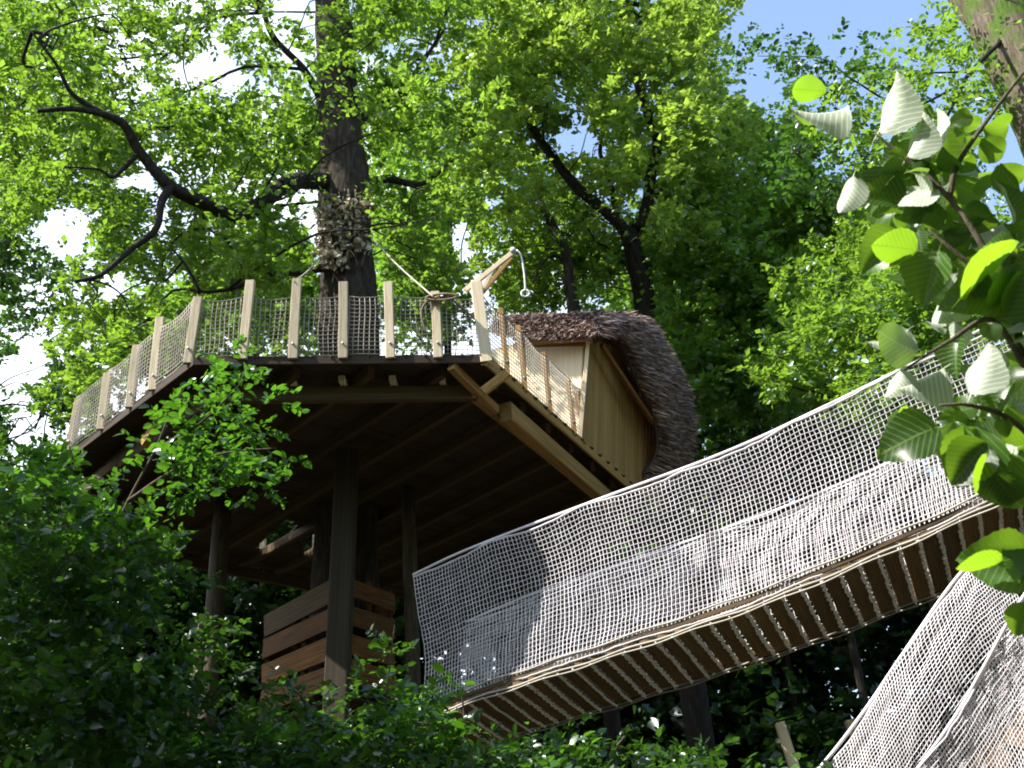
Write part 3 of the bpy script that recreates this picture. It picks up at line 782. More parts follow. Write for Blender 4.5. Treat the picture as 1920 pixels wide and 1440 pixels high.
# ================================================================== TREES
print('leaves...')
NTRI = 0
LIMBS = {}
_limb = limb
def limb(name, pts, r_a, r_b, m, parent, *a, **k):
    c = catmull(pts, 4); LIMBS.setdefault(parent, []).extend([(tuple(p), i / len(c)) for i, p in enumerate(c)])
    return _limb(name, pts, r_a, r_b, m, parent, *a, **k)
def branchlets(parent, cc, r=.035, m='dark'):
    L_ = LIMBS.get(parent)
    if not L_: return
    Q = np.array([q[0] for q in L_ if q[1] > .25]); j = Join()
    for c in cc:
        c = np.array(c); d = np.linalg.norm(Q - c, axis=1) + np.maximum(0, Q[:, 2] - c[2]) * 1.5
        q = Q[rng.choice(np.argsort(d)[:3])]; ln = np.linalg.norm(c - q)
        if ln > 7: q = c + (q - c) * (4.5 / ln); ln = 4.5
        pts = [q + (c - q) * t + rng.normal(0, .07, 3) * ln * (t * (1.2 - t)) * 2.2 + np.array([0, 0, .10 * ln * math.sin(math.pi * t)]) for t in (0, .22, .45, .68, .88, 1.05)]
        cp = catmull(pts, 3); n_ = len(cp); rr = r * (.5 + ln * .18)
        j.tube(cp, [rr * (1 - .85 * i / n_) for i in range(n_)], 4)
        for _ in range(4):
            b = cp[rng.integers(n_ // 2, n_)]; e = b + rng.normal(0, .35, 3) + np.array([0, 0, .1])
            j.tube(catmull([b, (b + e) / 2 + rng.normal(0, .06, 3), e], 3), [rr * .3] * 6 + [rr * .12], 3)
    j.build('twigs', BK[m], parent, kind='stuff')
CLEAR = [(1925, 160, 1850, 10, 10.5, 55)]
def register(pts, w):
    for a, b in zip(pts[:-1], pts[1:]): CLEAR.append((a[0], a[1], b[0], b[1], (a[2] + b[2]) / 2, w))
register([(652, 560, 19.6), (648, 380, 19.6), (640, 300, 19.6), (634, 200, 19.6)], 44)
register([(634, 200, 19.6), (628, 150, 19.6)], 30)
register([(600, 338, 19), (540, 345, 18.3)], 16); register([(480, 385, 17.6), (440, 408, 17.2), (385, 382, 16.7), (318, 348, 16.2), (262, 285, 15.8), (225, 228, 15.4), (150, 205, 15.1), (80, 208, 14.8)], 13)
register([(322, 350, 16.2), (303, 378, 16), (292, 430, 16), (245, 468, 16), (190, 515, 15.8), (140, 528, 15.7)], 10)
register([(612, 205, 19.6), (570, 130, 19), (510, 65, 18.6)], 10)
register([(1205, 590, 26), (1190, 480, 26), (1178, 435, 26), (1140, 400, 25.7), (1085, 355, 25.5), (1040, 300, 25), (1005, 250, 24.7)], 24)
register([(1192, 430, 26), (1212, 385, 26), (1222, 320, 26), (1232, 270, 26), (1215, 215, 25.6), (1195, 150, 25.4)], 20)
register([(1150, 370, 26), (1135, 310, 26)], 8); register([(1075, 590, 24), (1062, 480, 24)], 15)
SUNNED = [(P(640, 430, 19), 1.1, 0), (P(620, 520, 19), .9, 0), (P(1020, 700, 16.8), 1.3, 0), (P(1080, 720, 16.5), 1.2, 0), (P(905, 600, 14), .8, 0), (P(1500, 950, 12.6), 1.5, 0), (P(1700, 930, 12.2), 1.5, 0),
          (P(1350, 1020, 13), 1.2, 0), (P(1250, 720, 19), 1.2, 0), (P(1750, 1250, 10.5), 1.2, 0), (P(1300, 960, 13.2), 1.1, 0), (P(1600, 200, 3.2), .5, 0), (P(1700, 650, 3.2), .6, 0), (P(1850, 1020, 3.2), .5, 0)]
def foliage(parent, ells, Y0, Y1, nc, crad, ntw, nl, tl, ls, m, gaps=(), name='crown', T=T2, hue=(.5, .22), upb=.8, zmin=.3, flat=.75):
    global NTRI
    cc = clumps(ells, Y0, Y1, nc, gaps, zmin)
    if not cc: return None
    if name == 'crown' and parent in LIMBS and zmin < .5 and parent.name != 'mossy_tree': branchlets(parent, cc[::3], .026)
    pos, d, n, size, v = sprays(cc, np.array([crad * (.7 + .7 * random.random()) for _ in cc]), ntw, nl, tl, ls, upb, flat, hue)
    if len(gaps):
        # thin the clump edges that hang into the openings
        q = pos - np.array(CAM); z = q @ np.array(fw); X = 960 + F * (q @ np.array(rt)) / z; Yp = 720 - F * (q @ np.array(up)) / z
        keep = np.ones(len(pos), bool)
        for (cx, cy_, rx, ry) in gaps:
            rr_ = ((X - cx) / rx) ** 2 + ((Yp - cy_) / ry) ** 2
            wob = .35 * np.sin(X * .045 + Yp * .03 + cx) * np.cos(Yp * .06 - X * .02 + cy_) + .2 * np.sin(X * .13 + 2 * cy_) * np.cos(Yp * .11)
            keep &= ~((rr_ + wob + rng.normal(0, .18, len(pos)) < .78) & (rng.random(len(pos)) < .95))
        pos, d, n, size, v = pos[keep], d[keep], n[keep], size[keep], v[keep]
    q = pos - np.array(CAM); z = q @ np.array(fw); X = 960 + F * (q @ np.array(rt)) / z; Yp = 720 - F * (q @ np.array(up)) / z
    keep = np.ones(len(pos), bool); rr_ = rng.random(len(pos))
    for (ax, ay, bx, by, YY, w_) in CLEAR:
        t_ = np.clip(((X - ax) * (bx - ax) + (Yp - ay) * (by - ay)) / ((bx - ax) ** 2 + (by - ay) ** 2), 0, 1)
        keep &= ~((np.hypot(X - ax - t_ * (bx - ax), Yp - ay - t_ * (by - ay)) < w_) & (pos[:, 1] < YY) & (rr_ < .9))
    sd_ = np.array(SUN_DIR)
    for (sp_, sr_, _) in SUNNED:
        rel = pos - np.array(sp_); tt = rel @ sd_
        keep &= ~((tt > .5) & (np.linalg.norm(rel - tt[:, None] * sd_, axis=1) < sr_) & (rr_ < .88))
    pos, d, n, size, v = pos[keep], d[keep], n[keep], size[keep], v[keep]
    NTRI += len(pos) * len(T[1])
    return leaf_mesh(name, pos, d, n, size, v, m, parent, T)
def base(p): return (p.x, p.y, 0)
def trunk_down(px, py, Y):
    p = P(px, py, Y); return [Vector((p.x + .05, p.y, -.1)), Vector((p.x, p.y, p.z * .5)), p]

# 1 the oak that carries the platform
p0 = P(652, 540, OY)
oak = thing('oak_tree', 'big oak whose thick dark trunk rises through the platform, spreading crown over the left half', 'tree', base(p0))
pts = trunk_down(655, 560, OY) + [P(650, 470, OY), P(647, 380, OY), P(643, 300, OY), P(635, 200, OY + .1), P(628, 90, OY + .2), P(622, -60, OY + .3), P(612, -260, OY + .4)]
limb('trunk', pts, .66, .40, BK['oak'], oak, 28, 8, .16)
def br(par, pts, ra, rb, m='dark', sides=8, nm='branch'):
    o = limb(nm, [P(*q) for q in pts], ra, rb, BK[m], par, sides, 7, .2, seed=ra * 50)
    return o
br(oak, [(640, 352, OY), (590, 338, OY - .6), (540, 345, OY - 1.3), (485, 385, OY - 2.0), (440, 408, OY - 2.4), (385, 382, OY - 2.9), (318, 348, OY - 3.4), (262, 285, OY - 3.8), (225, 228, OY - 4.2), (150, 205, OY - 4.5), (70, 208, OY - 4.8)], .21, .04, 'dark', 12)
br(oak, [(322, 350, OY - 3.4), (303, 378, OY - 3.5), (292, 430, OY - 3.6), (245, 468, OY - 3.7), (190, 515, OY - 3.9), (140, 528, OY - 4)], .085, .03)
br(oak, [(262, 285, OY - 3.8), (215, 330, OY - 3.9), (185, 318, OY - 4), (120, 312, OY - 4.2)], .045, .015)
br(oak, [(228, 230, OY - 4.2), (140, 180, OY - 4.6), (105, 120, OY - 5), (60, 60, OY - 5.3)], .06, .02)
br(oak, [(612, 205, OY), (570, 130, OY - .5), (510, 65, OY - 1), (485, -20, OY - 1.4)], .10, .05)
br(oak, [(638, 260, OY), (690, 215, OY + .6), (760, 160, OY + 1.2), (830, 60, OY + 1.6)], .12, .04)
br(oak, [(662, 360, OY), (720, 335, OY + 1), (790, 345, OY + 2), (850, 300, OY + 2.6)], .13, .04)
br(oak, [(620, 500, OY - .3), (560, 512, OY - .8), (500, 516, OY - 1.4), (440, 540, OY - 1.9), (390, 548, OY - 2.2)], .08, .03)
br(oak, [(470, 530, OY - 1.6), (440, 470, OY - 2), (410, 430, OY - 2.2), (395, 380, OY - 2.5)], .05, .02)
br(oak, [(375, 550, OY - 2.4), (350, 500, OY - 2.6), (318, 460, OY - 2.8)], .04, .015)
OAKE = [(250, 110, 290, 150), (560, 130, 280, 190), (300, 310, 270, 150), (520, 330, 200, 150), (500, 450, 180, 90), (780, 110, 180, 150), (790, 330, 110, 160),
        (240, 560, 150, 110), (400, 500, 120, 80), (775, 480, 85, 85), (160, 680, 90, 90), (100, 300, 120, 200)]
foliage(oak, OAKE, 15.5, 24.5, 275, .62, 26, 12, .34, .135, LF['oak'], GAPS, hue=(.52, .24))
foliage(oak, [(200, -260, 400, 220), (700, -250, 400, 220)], 16, 26, 60, .9, 26, 12, .34, .15, LF['oak'])
# ivy collar with dry leaves on the trunk
ipos = []
for _ in range(420):
    y = rng.uniform(365, 500); a_ = rng.uniform(-1.0, 1.0); q = P(645 + a_ * (52 if y < 470 else 30) - (y > 470) * 22, y, OY - .50 - .28 * math.sqrt(max(0, 1 - a_ * a_)))
    ipos.append(tuple(q))
ipos = np.array(ipos); q_ = len(ipos)
ivy = thing('ivy', 'clump of pale dry ivy leaves wrapped round the oak trunk above the platform', 'ivy', tuple(P(645, 430, OY - .7)))
leaf_mesh('ivy_leaves', ipos, norm(rng.normal(size=(q_, 3)) * .6 + np.array([-.2, -.2, -.6])), norm(rng.normal(size=(q_, 3)) * .5 + np.array([-.5, -.8, .4])), .13 + .08 * rng.random(q_), rng.random(q_), LF['dry'], ivy, T4)
J = Join()
for k in range(7):
    x = 605 + k * 13
    J.tube(catmull([P(x + random.uniform(-6, 6), y, OY - .62) for y in (500, 460, 420, 380, 355)], 4), .02, 5)
J.build('ivy_stem', BK['twig'], ivy)

# 2 forked maple behind the hut
MY = 26.0
p0 = P(1205, 590, MY)
maple = thing('maple_tree', 'forked tree behind the hut with bright yellow-green sunlit crown at upper centre', 'tree', base(p0))
limb('trunk', trunk_down(1212, 600, MY) + [P(1203, 540, MY), P(1190, 480, MY), P(1178, 435, MY)], .34, .24, BK['dark'], maple, 14)
br(maple, [(1180, 440, MY), (1140, 400, MY - .3), (1085, 355, MY - .6), (1040, 300, MY - 1), (1005, 250, MY - 1.3), (960, 175, MY - 1.6), (940, 100, MY - 1.9)], .20, .07)
br(maple, [(1192, 430, MY), (1212, 385, MY), (1222, 320, MY), (1232, 270, MY - .2), (1215, 215, MY - .4), (1195, 150, MY - .6), (1200, 60, MY - .8), (1225, -40, MY - 1)], .19, .10)
br(maple, [(1160, 420, MY), (1150, 370, MY + .3), (1135, 310, MY + .4), (1125, 280, MY + .6), (1140, 200, MY + .8)], .10, .05)
br(maple, [(1215, 385, MY), (1260, 330, MY + .5), (1300, 260, MY + 1), (1330, 190, MY + 1.4)], .10, .04)
MAPE = [(1080, 110, 250, 150), (1000, 60, 200, 130), (1210, 170, 140, 170), (1300, 70, 80, 110), (960, 250, 110, 130), (1120, 300, 150, 110), (1300, 320, 110, 150)]
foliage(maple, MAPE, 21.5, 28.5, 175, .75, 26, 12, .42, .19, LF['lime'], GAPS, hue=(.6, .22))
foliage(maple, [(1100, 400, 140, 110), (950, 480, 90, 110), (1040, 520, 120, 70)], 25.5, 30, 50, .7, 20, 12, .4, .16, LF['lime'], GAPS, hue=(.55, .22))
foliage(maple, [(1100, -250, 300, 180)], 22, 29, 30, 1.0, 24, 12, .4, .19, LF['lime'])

# 3 slim tree between hoist and hut
p0 = P(1070, 590, 24)
slim = thing('slim_tree', 'slim tree with a short crooked limb just left of the hut roof', 'tree', base(p0))
limb('trunk', trunk_down(1078, 600, 24) + [P(1068, 540, 24), P(1062, 480, 24), P(1040, 430, 24), P(1010, 370, 24), P(1000, 300, 24)], .20, .08, BK['dark'], slim, 12)
br(slim, [(1062, 488, 24), (1035, 480, 23.8), (1012, 500, 23.6), (1000, 530, 23.5)], .05, .03)
foliage(slim, [(1010, 420, 90, 90), (980, 540, 60, 50), (1090, 500, 60, 60)], 23, 27, 42, .55, 18, 11, .36, .15, LF['oak'], GAPS)

# 4-9 darker trees filling the wood
def wood_tree(px, Y, label, ells, Y0, Y1, nc, cr, m, hue=(.5, .22), ls=.2, top=100, r=.3, name='beech_tree', gaps=GAPS, ntw=26, nl=12, lean=0, py=900, group=None, bkm='dark', extra=()):
    p = P(px, py, Y)
    t = thing(name, label, 'tree', base(p), group)
    c = [Vector((p.x, p.y, -.1)), Vector((p.x, p.y, p.z * .5)), p, P(px + lean * .5, (py + top) / 2, Y), P(px + lean, top, Y)]
    limb('trunk', c, r, r * .25, BK[bkm], t, 12)
    for e in extra: br(t, e, r * .3, r * .08)
    foliage(t, ells, Y0, Y1, nc, cr, ntw, nl, .45, ls, m, gaps, hue=hue)
    return t
wood_tree(1420, 30, 'tall shady green tree right of the hut against blue sky', [(1380, 330, 130, 190), (1330, 480, 120, 180), (1440, 260, 60, 80), (1290, 480, 90, 130)], 26, 34, 130, .85, LF['mid'], hue=(.55, .22), top=250, r=.13)
foliage(slim, [(1400, 260, 90, 90), (1330, 480, 90, 120), (1460, 450, 90, 100), (1530, 420, 70, 60)], 24, 27, 34, .7, 18, 11, .4, .17, LF['oak'], GAPS, name='highlight_leaves', hue=(.5, .22))  # brighter front leaves added as highlights on the shady trees behind
wood_tree(1540, 28, 'dark leafy tree above the upper end of the long bridge', [(1500, 480, 160, 130), (1450, 620, 190, 130), (1350, 640, 120, 150), (1600, 420, 90, 80)], 24, 32, 130, .85, LF['mid'], top=400, hue=(.4, .22), r=.13)
wood_tree(1700, 22, 'mid green bushy tree behind the large foreground leaves on the right', [(1620, 600, 150, 140), (1740, 450, 160, 160), (1800, 620, 140, 140), (1560, 690, 110, 60), (1700, 720, 150, 60)], 17, 24, 130, .6, LF['oak'], hue=(.45, .22), ls=.13, top=450, r=.13)
wood_tree(1350, 38, 'dense dark tree closing the gap under the hut roof', [(1330, 800, 150, 150), (1500, 780, 200, 120), (1250, 620, 120, 120), (1700, 850, 220, 120)], 32, 42, 110, 1.3, LF['mid'], ls=.24, top=650, gaps=[(1362, 800, 35, 22)], r=.13)
wood_tree(-70, 30, 'bluish backlit tree with thin foliage at the left edge', [(40, 620, 120, 230), (60, 830, 150, 110), (30, 450, 90, 90), (130, 700, 80, 80)], 25, 34, 80, .8, LF['dark'], top=350, hue=(.3, .15), ntw=18, ls=.17)
wood_tree(-90, 20, 'broad dark green crown at the far left above the sky gap', [(40, 310, 110, 110), (20, 150, 120, 130), (80, 60, 120, 80)], 16, 22, 60, .65, LF['oak'], top=150, hue=(.4, .2), gaps=GAPS, ls=.13)
wood_tree(840, 36, 'shady tree crown behind the oak above the railing', [(800, 350, 120, 170), (760, 560, 110, 90), (880, 380, 60, 60)], 28, 38, 90, .95, LF['mid'], hue=(.35, .2), top=250, ls=.2)
wood_tree(480, 34, 'shady tree crown behind the railing on the left', [(480, 560, 160, 100), (330, 620, 120, 70), (600, 560, 100, 80)], 26, 36, 90, .9, LF['mid'], hue=(.45, .2), top=450, ls=.19)
# dark wood behind and below everything
wood_ = thing('far_woodland', 'dense dark woodland filling the background below the bridge', 'woodland', (4, 42, 0)); 
for (x, Y, r) in ((1050, 48, .2), (1240, 49, .22), (1430, 47, .2), (1640, 48, .2), (880, 49, .2), (300, 48, .2), (120, 49, .2), (560, 48, .2)):
    p = P(x, 1300, Y); limb('trunk', [Vector((p.x, p.y, -.1)), Vector((p.x, p.y, 6)), Vector((p.x + .4, p.y, 14))], r, r * .6, BK['dark'], wood_, 10)
foliage(wood_, [(960, 1280, 1150, 330), (1500, 1000, 600, 200), (350, 1050, 500, 250), (900, 1050, 300, 120)], 30, 48, 840, 1.5, 28, 11, .6, .36, LF['far'], (), zmin=.5)
foliage(wood_, [(960, 1500, 1300, 150)], 27, 44, 230, 1.5, 28, 11, .6, .36, LF['far'], (), zmin=.3, name='undergrowth')

# right trunk, mossy and leaning, near the top right corner
p0 = P(1990, 330, 10.5)
mo = thing('mossy_tree', 'thick leaning mossy trunk with small round leaves in the top right corner', 'tree', (p0.x + .6, p0.y, 0))
limb('trunk', [Vector((p0.x + 1.2, p0.y + .3, -.1)), P(2190, 700, 10.5), P(2025, 330, 10.5), P(1935, 140, 10.5), P(1855, 0, 10.6), P(1765, -160, 10.8)], .50, .40, BK['moss'], mo, 24, 8, .14)
br(mo, [(1895, 60, 10.4), (1820, 135, 10.0), (1800, 170, 9.9), (1765, 240, 9.7), (1750, 262, 9.6)], .03, .010)
br(mo, [(1815, 135, 10.0), (1740, 136, 9.9), (1690, 130, 9.8)], .014, .006)
br(mo, [(1800, 160, 9.9), (1700, 200, 9.9), (1600, 150, 9.8), (1540, 110, 9.8), (1420, 105, 9.8)], .016, .004)
foliage(mo, [(1700, 150, 150, 90), (1640, 230, 120, 110), (1800, 180, 80, 90), (1790, 60, 60, 70), (1790, 330, 80, 110)], 8.8, 11, 50, .26, 11, 8, .26, .075, LF['oak'], [(1560, 60, 100, 60)], hue=(.35, .2), T=T4)
foliage(mo, [(1850, 60, 60, 60), (1910, 150, 40, 50)], 9.2, 9.8, 6, .16, 8, 7, .2, .075, LF['oak'], (), hue=(.5, .2), T=T4)
foliage(mo, [(1560, 120, 90, 40), (1460, 108, 80, 24), (1560, 300, 90, 90)], 9.2, 10.4, 34, .2, 8, 7, .24, .075, LF['dark'], (), hue=(.2, .15), T=T4)  # darker leaf colour makes these sprays look less lit against the sky
foliage(mo, [(2050, -150, 300, 130)], 9, 13, 30, .5, 16, 9, .26, .09, LF['oak'], ())

# ================================================================== NEAR SHRUBS
def leaf_template(name, m, wd=.34, droop=.12, n=7, serr=.03, cup=.10, wave=0):
    ph = random.random() * 6
    V = []; Fc = []
    for i in range(n + 1):
        t = i / n; w = wd * (math.sin(math.pi * min(1, t ** .8)) ** .75) + (serr if i % 2 and i < n else 0)
        if i in (0, n): w = .004
        z = -droop * t * t
        for s, q in ((-1, 1), (-.5, .5), (0, 0), (.5, .5), (1, 1)):
            V.append((t, s * w, z + cup * w * abs(s) * 1.6 + (.012 if (i % 2) else 0) * (abs(s) == .5) + wave * math.sin(t * 9 + ph + s * 1.7) * abs(s)))
    for i in range(n):
        for k in range(4):
            a = i * 5 + k; Fc.append((a, a + 1, a + 6, a + 5)[::-1])
    V += [(0, -.008, 0), (0, .008, 0), (-.22, 0, .0)]; b = len(V); Fc.append((b - 3, b - 2, b - 1))
    me = bpy.data.meshes.new(name); me.from_pydata(V, [], Fc); me.update(); me.shade_smooth(); me.materials.append(m)
    a = me.attributes.new('v', 'FLOAT', 'FACE'); a.data.foreach_set('value', np.full(len(Fc), random.uniform(.25, .85), np.float32))
    return me
def place_leaf(me, parent, p, d, n, size, name='leaf'):
    d = Vector(d).normalized(); n = Vector(n); n = (n - d * n.dot(d)).normalized(); s = n.cross(d)
    o = bpy.data.objects.new(name, me); C.objects.link(o); o.parent = parent
    o.matrix_local = Matrix.Translation(Vector(p) - WL[parent]) @ (Matrix((d, s, n)).transposed() * size).to_4x4()
    return o
HB = [leaf_template('hornbeam_leaf', LF['fore'], wd=random.uniform(.26, .34), droop=random.uniform(.05, .25), n=5, serr=.02, cup=random.uniform(.05, .3)) for _ in range(8)]
for i, me in enumerate(HB):
    a = me.attributes['v']; a.data.foreach_set('value', np.full(len(me.polygons), (i + .5) / 8, np.float32))
def shrub(label, ells, Y0, Y1, nbig, nc, cr, ntw, ls, m, stems, hue=(.5, .22), gaps=(), name='hornbeam_shrub', rootxy=None, upb=.7, crb=None, cat='shrub', nl=9, hang=None):
    sp = [P(*q) for q in stems[0]]
    root = rootxy or (sp[0].x, sp[0].y, 0)
    t = thing(name, label, cat, root)
    for st_ in stems:
        limb('branch', [P(*q) for q in st_], .022, .005, BK['twig'], t, 6, 6, .1)
    cc = clumps(ells, Y0, Y1, max(6, nc // 3), gaps)
    pos, d, n, size, v = sprays(cc, np.full(len(cc), crb or cr), 5, 7, .22, ls, upb, .8)
    idx = rng.choice(len(pos), min(nbig, len(pos)), replace=False)
    for i in idx: place_leaf(random.choice(HB), t, pos[i], d[i], n[i], float(size[i]) * 1.05)
    if nc > 100:
        foliage(t, ells, Y0, Y1, int(nc * .72), cr, ntw, nl, .24, ls, LF['dark'], gaps, 'foliage', T4, hue, upb)  # dark leaf colour puts deep shade into the shrub's mass
        foliage(t, ells, Y0, Y0 + (Y1 - Y0) * .5, int(nc * .13), cr * .6, ntw, nl, .3, ls * 1.1, LF['fore'], gaps, 'lit_sprays', T4, (.75, .2), upb)  # brighter leaf colour stands in for sprays caught by the sun
    else: foliage(t, ells, Y0, Y1, nc, cr, ntw, nl, .24, ls, m, gaps, 'foliage', T4, hue, upb)
    return t
# branch of the near shrub that crosses the deck at the left
shrub('leafy hornbeam branch reaching up over the left underside of the platform',
      [(430, 700, 70, 30), (420, 770, 90, 45), (480, 830, 75, 40), (370, 850, 70, 60), (420, 900, 90, 45), (260, 790, 60, 40), (340, 900, 60, 50)], 9.0, 10.0, 300, 34, .16, 4, .085, LF['fore'],
      [[(120, 1250, 9.6), (185, 1060, 9.6), (240, 940, 9.6), (290, 845, 9.6), (318, 778, 9.6), (350, 720, 9.5)], [(240, 940, 9.6), (330, 880, 9.5), (420, 850, 9.4), (520, 840, 9.3)], [(290, 845, 9.6), (380, 790, 9.4), (470, 700, 9.3)]], hue=(.6, .2))
shrub('dense shaded shrub filling the lower left corner', [(110, 1000, 170, 150), (150, 1200, 210, 200), (80, 1380, 220, 130), (300, 1380, 120, 90), (220, 1060, 90, 110), (90, 900, 90, 50)], 8.5, 12.5, 300, 185, .32, 11, .095, LF['fore'],
      [[(90, 1700, 10), (110, 1440, 10), (160, 1250, 10), (200, 1100, 10), (230, 1000, 10)], [(200, 1700, 10), (240, 1440, 10), (250, 1250, 10)]], hue=(.55, .25))
shrub('leafy bush with pale upturned leaves in front of the orange boards, bottom centre', [(640, 1425, 200, 60), (590, 1315, 110, 24), (900, 1460, 240, 40), (790, 1345, 80, 40), (450, 1430, 120, 60), (742, 1200, 22, 28)], 8.5, 11, 300, 130, .22, 9, .085, LF['fore'],
      [[(700, 1750, 9.8), (710, 1440, 9.8), (725, 1300, 9.7), (740, 1170, 9.6)], [(700, 1700, 9.8), (640, 1440, 9.8), (560, 1300, 9.7), (490, 1280, 9.6)], [(900, 1750, 9.8), (880, 1440, 9.8), (860, 1250, 9.7)]], hue=(.6, .25))
shrub('low dark bush under the long bridge, bottom right of centre', [(1150, 1470, 200, 50), (1380, 1490, 200, 50), (1000, 1450, 120, 50)], 10, 13, 120, 70, .3, 9, .09, LF['dark'],
      [[(1150, 1750, 11), (1150, 1440, 11), (1170, 1380, 11)]], hue=(.4, .25))
# pale sapling stem at the bottom left
p0 = P(345, 1440, 12)
t = thing('sapling', 'slender pale sapling stem at the bottom left below the platform', 'tree', base(p0))
limb('trunk', [Vector((p0.x, p0.y, -.05)), P(345, 1430, 12), P(360, 1330, 12), P(372, 1230, 12), P(382, 1160, 12)], .10, .05, BK['moss'], t, 10)
foliage(t, [(390, 1230, 60, 60)], 11.6, 12.4, 8, .25, 8, 8, .24, .09, LF['dark'], (), 'foliage', T4)

# foreground whitebeam branch on the right, leaf by leaf
WB = [leaf_template('whitebeam_leaf', LF['white'], wd=random.uniform(.40, .52), droop=random.uniform(-.05, .45), n=18, serr=.022, cup=random.uniform(.05, .55), wave=random.uniform(.01, .05)) for _ in range(12)]
wb = thing('whitebeam_branch', 'near branch with large toothed leaves, white-backed and sunlit green, down the right side', 'branch', (P(2150, 900, 3.4).x, P(2150, 900, 3.4).y, 0))
def wstem(q, a=.012, b=.004): limb('branch', [P(*k) for k in q], a, b, BK['twig'], wb, 7, 6, .05)
wstem([(2300, 1700, 3.6), (2120, 1150, 3.5), (2000, 900, 3.4), (1930, 700, 3.3), (1890, 560, 3.25), (1830, 440, 3.2), (1760, 350, 3.2), (1690, 290, 3.2), (1640, 250, 3.2)], .022, .004)
wstem([(1930, 700, 3.3), (1860, 600, 3.2), (1780, 640, 3.15), (1700, 690, 3.1)])
wstem([(1990, 880, 3.4), (1900, 790, 3.2), (1820, 760, 3.1), (1760, 760, 3.1)])
wstem([(1885, 550, 3.25), (1800, 480, 3.2), (1740, 430, 3.2)])
wstem([(2100, 1120, 3.4), (2000, 1060, 3.2), (1900, 1050, 3.1)])
wstem([(1780, 370, 3.2), (1800, 300, 3.2), (1900, 160, 3.3), (1960, 90, 3.3)])
view = -fw
def wl(px, py, ang, L_, face, Y=3.2, roll=0.0, tilt=0.0):
    """a leaf whose stalk sits at px,py, growing in image direction ang (deg, 0 = right, 90 = up), L_ px long; face +1 shows its pale back"""
    p = P(px, py, Y); a = R(ang)
    d = (rt * math.cos(a) + up * math.sin(a) + fw * tilt).normalized()
    n = (fw * face); side = d.cross(n).normalized()
    n = (n * math.cos(R(roll)) + side * math.sin(R(roll)))
    if face > 0 and L_ > 58: n = (-(view * .9 + SUN_DIR * 1.3) + side * .25 * math.sin(px)).normalized()
    dist = (p - CAM).length
    place_leaf(random.choice(WB), wb, p, d, n, L_ / F * dist)
big = [  # the leaves that can be told apart
 (1645, 250, 63, 108, 1, 3.2, 25), (1590, 200, 205, 100, 1, 3.2, 35), (1700, 295, 60, 80, 1, 3.2, 50), (1600, 330, 250, 70, 1, 3.2, 50), (1760, 355, 200, 75, 1, 3.2, 60),
 (1525, 165, 180, 42, -1, 3.4, 10),
 (1700, 620, 215, 75, 1, 3.1, 20), (1720, 660, 160, 85, 1, 3.1, 15), (1770, 690, 215, 90, 1, 3.1, 30), (1820, 740, 70, 95, 1, 3.1, 30), (1690, 690, 250, 60, 1, 3.1, 20),
 (1860, 600, 60, 110, -1, 3.2, 10), (1800, 540, 35, 120, -1, 3.2, 20), (1870, 480, 240, 110, -1, 3.25, 0), (1760, 470, 250, 100, -1, 3.2, 40), (1690, 440, 220, 90, -1, 3.2, 20),
 (1760, 800, 200, 110, -1, 3.1, 30), (1830, 800, 255, 110, -1, 3.1, 10), (1850, 830, 230, 95, -1, 3.05, 25), (1790, 790, 280, 85, -1, 3.1, 40), (1900, 850, 260, 90, -1, 3.1, 30),
 (1930, 1045, 185, 105, -1, 3.0, 5), (1935, 1090, 120, 70, -1, 3.0, 20), (1925, 1130, 250, 60, -1, 3.0, 30),
 (1700, 380, 170, 85, -1, 3.3, 30), (1740, 390, 110, 90, -1, 3.3, 55), (1680, 320, 230, 85, -1, 3.3, 60), (1740, 300, 60, 95, -1, 3.3, 50),
 (1910, 640, 20, 90, 1, 3.2, 40), (1850, 690, 330, 90, 1, 3.2, 50), (1870, 560, 180, 90, -1, 3.2, 30), (1900, 420, 100, 80, -1, 3.3, 40),
 (1905, 390, 60, 50, -1, 3.4, 30), (1680, 270, 320, 60, -1, 3.3, 20), (1900, 760, 10, 80, 1, 3.1, 50), (1860, 880, 300, 90, -1, 3.1, 40)]
for q in big: wl(*q)
GLOW = [leaf_template('sunglow_leaf', LF['sunglow'], wd=w_, droop=.1, n=14, serr=.015, cup=.08, wave=.01) for w_ in (.46, .40)]
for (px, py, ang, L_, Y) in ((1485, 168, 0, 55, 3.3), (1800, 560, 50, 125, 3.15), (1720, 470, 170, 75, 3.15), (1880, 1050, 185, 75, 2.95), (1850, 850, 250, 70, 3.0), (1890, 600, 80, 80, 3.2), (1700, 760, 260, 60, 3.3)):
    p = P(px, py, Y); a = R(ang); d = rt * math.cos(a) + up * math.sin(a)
    n = (SUN_DIR + fw * .5).normalized(); place_leaf(random.choice(GLOW), wb, p, d, n, L_ / F * (p - CAM).length * 1.1)
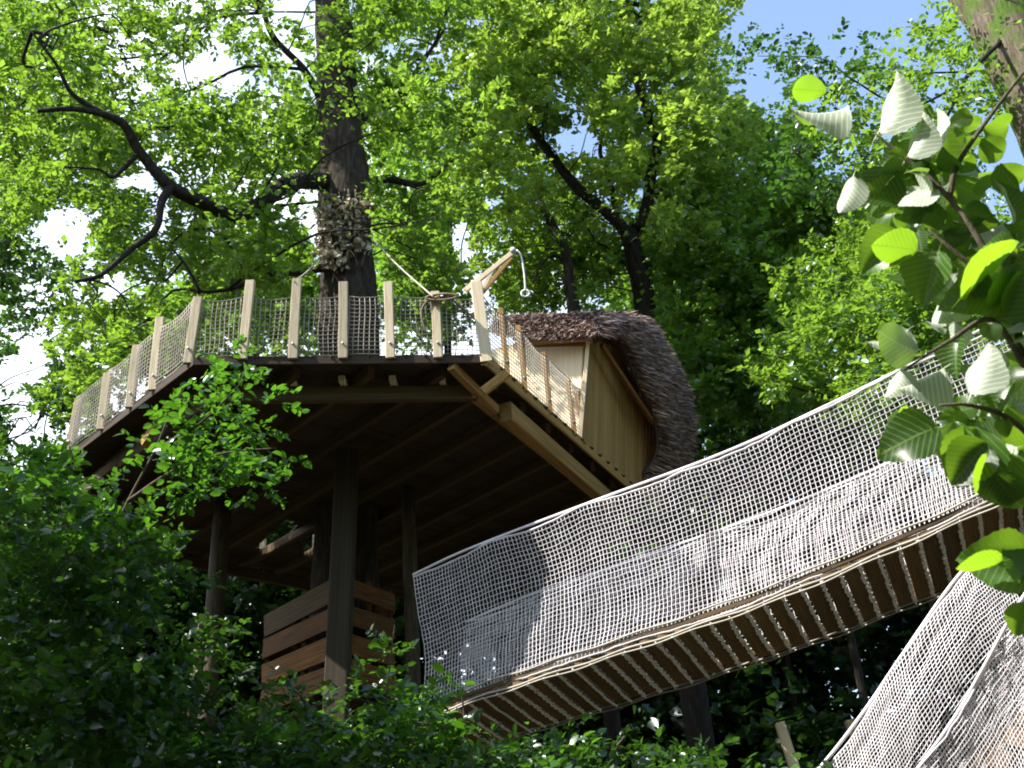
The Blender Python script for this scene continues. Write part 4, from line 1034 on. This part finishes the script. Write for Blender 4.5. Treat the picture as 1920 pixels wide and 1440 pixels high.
for _ in range(200):
    e = random.choice([(1720, 380, 80, 80), (1760, 500, 60, 60), (1850, 450, 90, 60), (1860, 800, 70, 60), (1750, 400, 110, 80), (1830, 520, 110, 110), (1870, 620, 90, 110), (1820, 790, 110, 60), (1790, 280, 100, 80), (1700, 350, 80, 60), (1890, 700, 50, 60), (1740, 320, 70, 50), (1920, 480, 60, 80)])
    a = random.random() * 6.28; r = math.sqrt(random.random()); x = e[0] + e[2] * r * math.cos(a); y = e[1] + e[3] * r * math.sin(a)
    wl(x, y, random.uniform(150, 390), random.uniform(32, 72), random.choice([1] + [-1] * 8), random.uniform(3.15, 3.9), random.uniform(10, 80), random.uniform(-.5, .5))

# ================================================================== WOOD AROUND THE VIEWER (beyond the frame: unseen trees added to shade the undergrowth and cut sky light)
def unseen_shade_tree(x, y, z0, z1, rad, nc, label, m='oak'):
    t = thing('oak_tree', label, 'tree', (x, y, 0), 'unseen trees added around the viewer for shade')  # this oak_tree is an added unseen tree, there only for shade
    limb('trunk', [(x, y, -.1), (x + .1, y, z0), (x, y + .2, z1)], .35, .1, BK['oak'], t, 10)
    cc = []
    for _ in range(nc):
        v = norm(rng.normal(size=3)) * rng.random() ** .4; cc.append((x + v[0] * rad, y + v[1] * rad, (z0 + z1) / 2 + v[2] * (z1 - z0) / 2))
    leaf_mesh('crown', *sprays(cc, 1.0, 16, 8, .5, .32), LF[m], t)
SIDE = [(-11, 6.5, 5.5, 12, 4.0, 130), (-17, 12, 2, 9, 4.5, 120), (-13, -3, 2, 15, 5.5, 150), (-6, -9, 2, 15, 5.5, 150), (2, -11, 2, 15, 6, 150), (10, -8, 2, 15, 6, 150), (15, 0, 2, 16, 5.5, 150), (17, 9, 2, 16, 5.5, 130),
        (3, -3, 8, 14, 5.0, 150), (20, 20, 3, 16, 5, 90), (-20, 21, 2, 9, 4.5, 90), (-24, 33, 3, 13, 5, 80), (23, 34, 3, 16, 5, 80)]
for i, (x, y, z0, z1, rad, nc) in enumerate(SIDE):
    unseen_shade_tree(x, y, z0, z1, rad, nc, 'unseen oak added outside the view to cut sun and sky light')
print('NTRI leaves', NTRI)
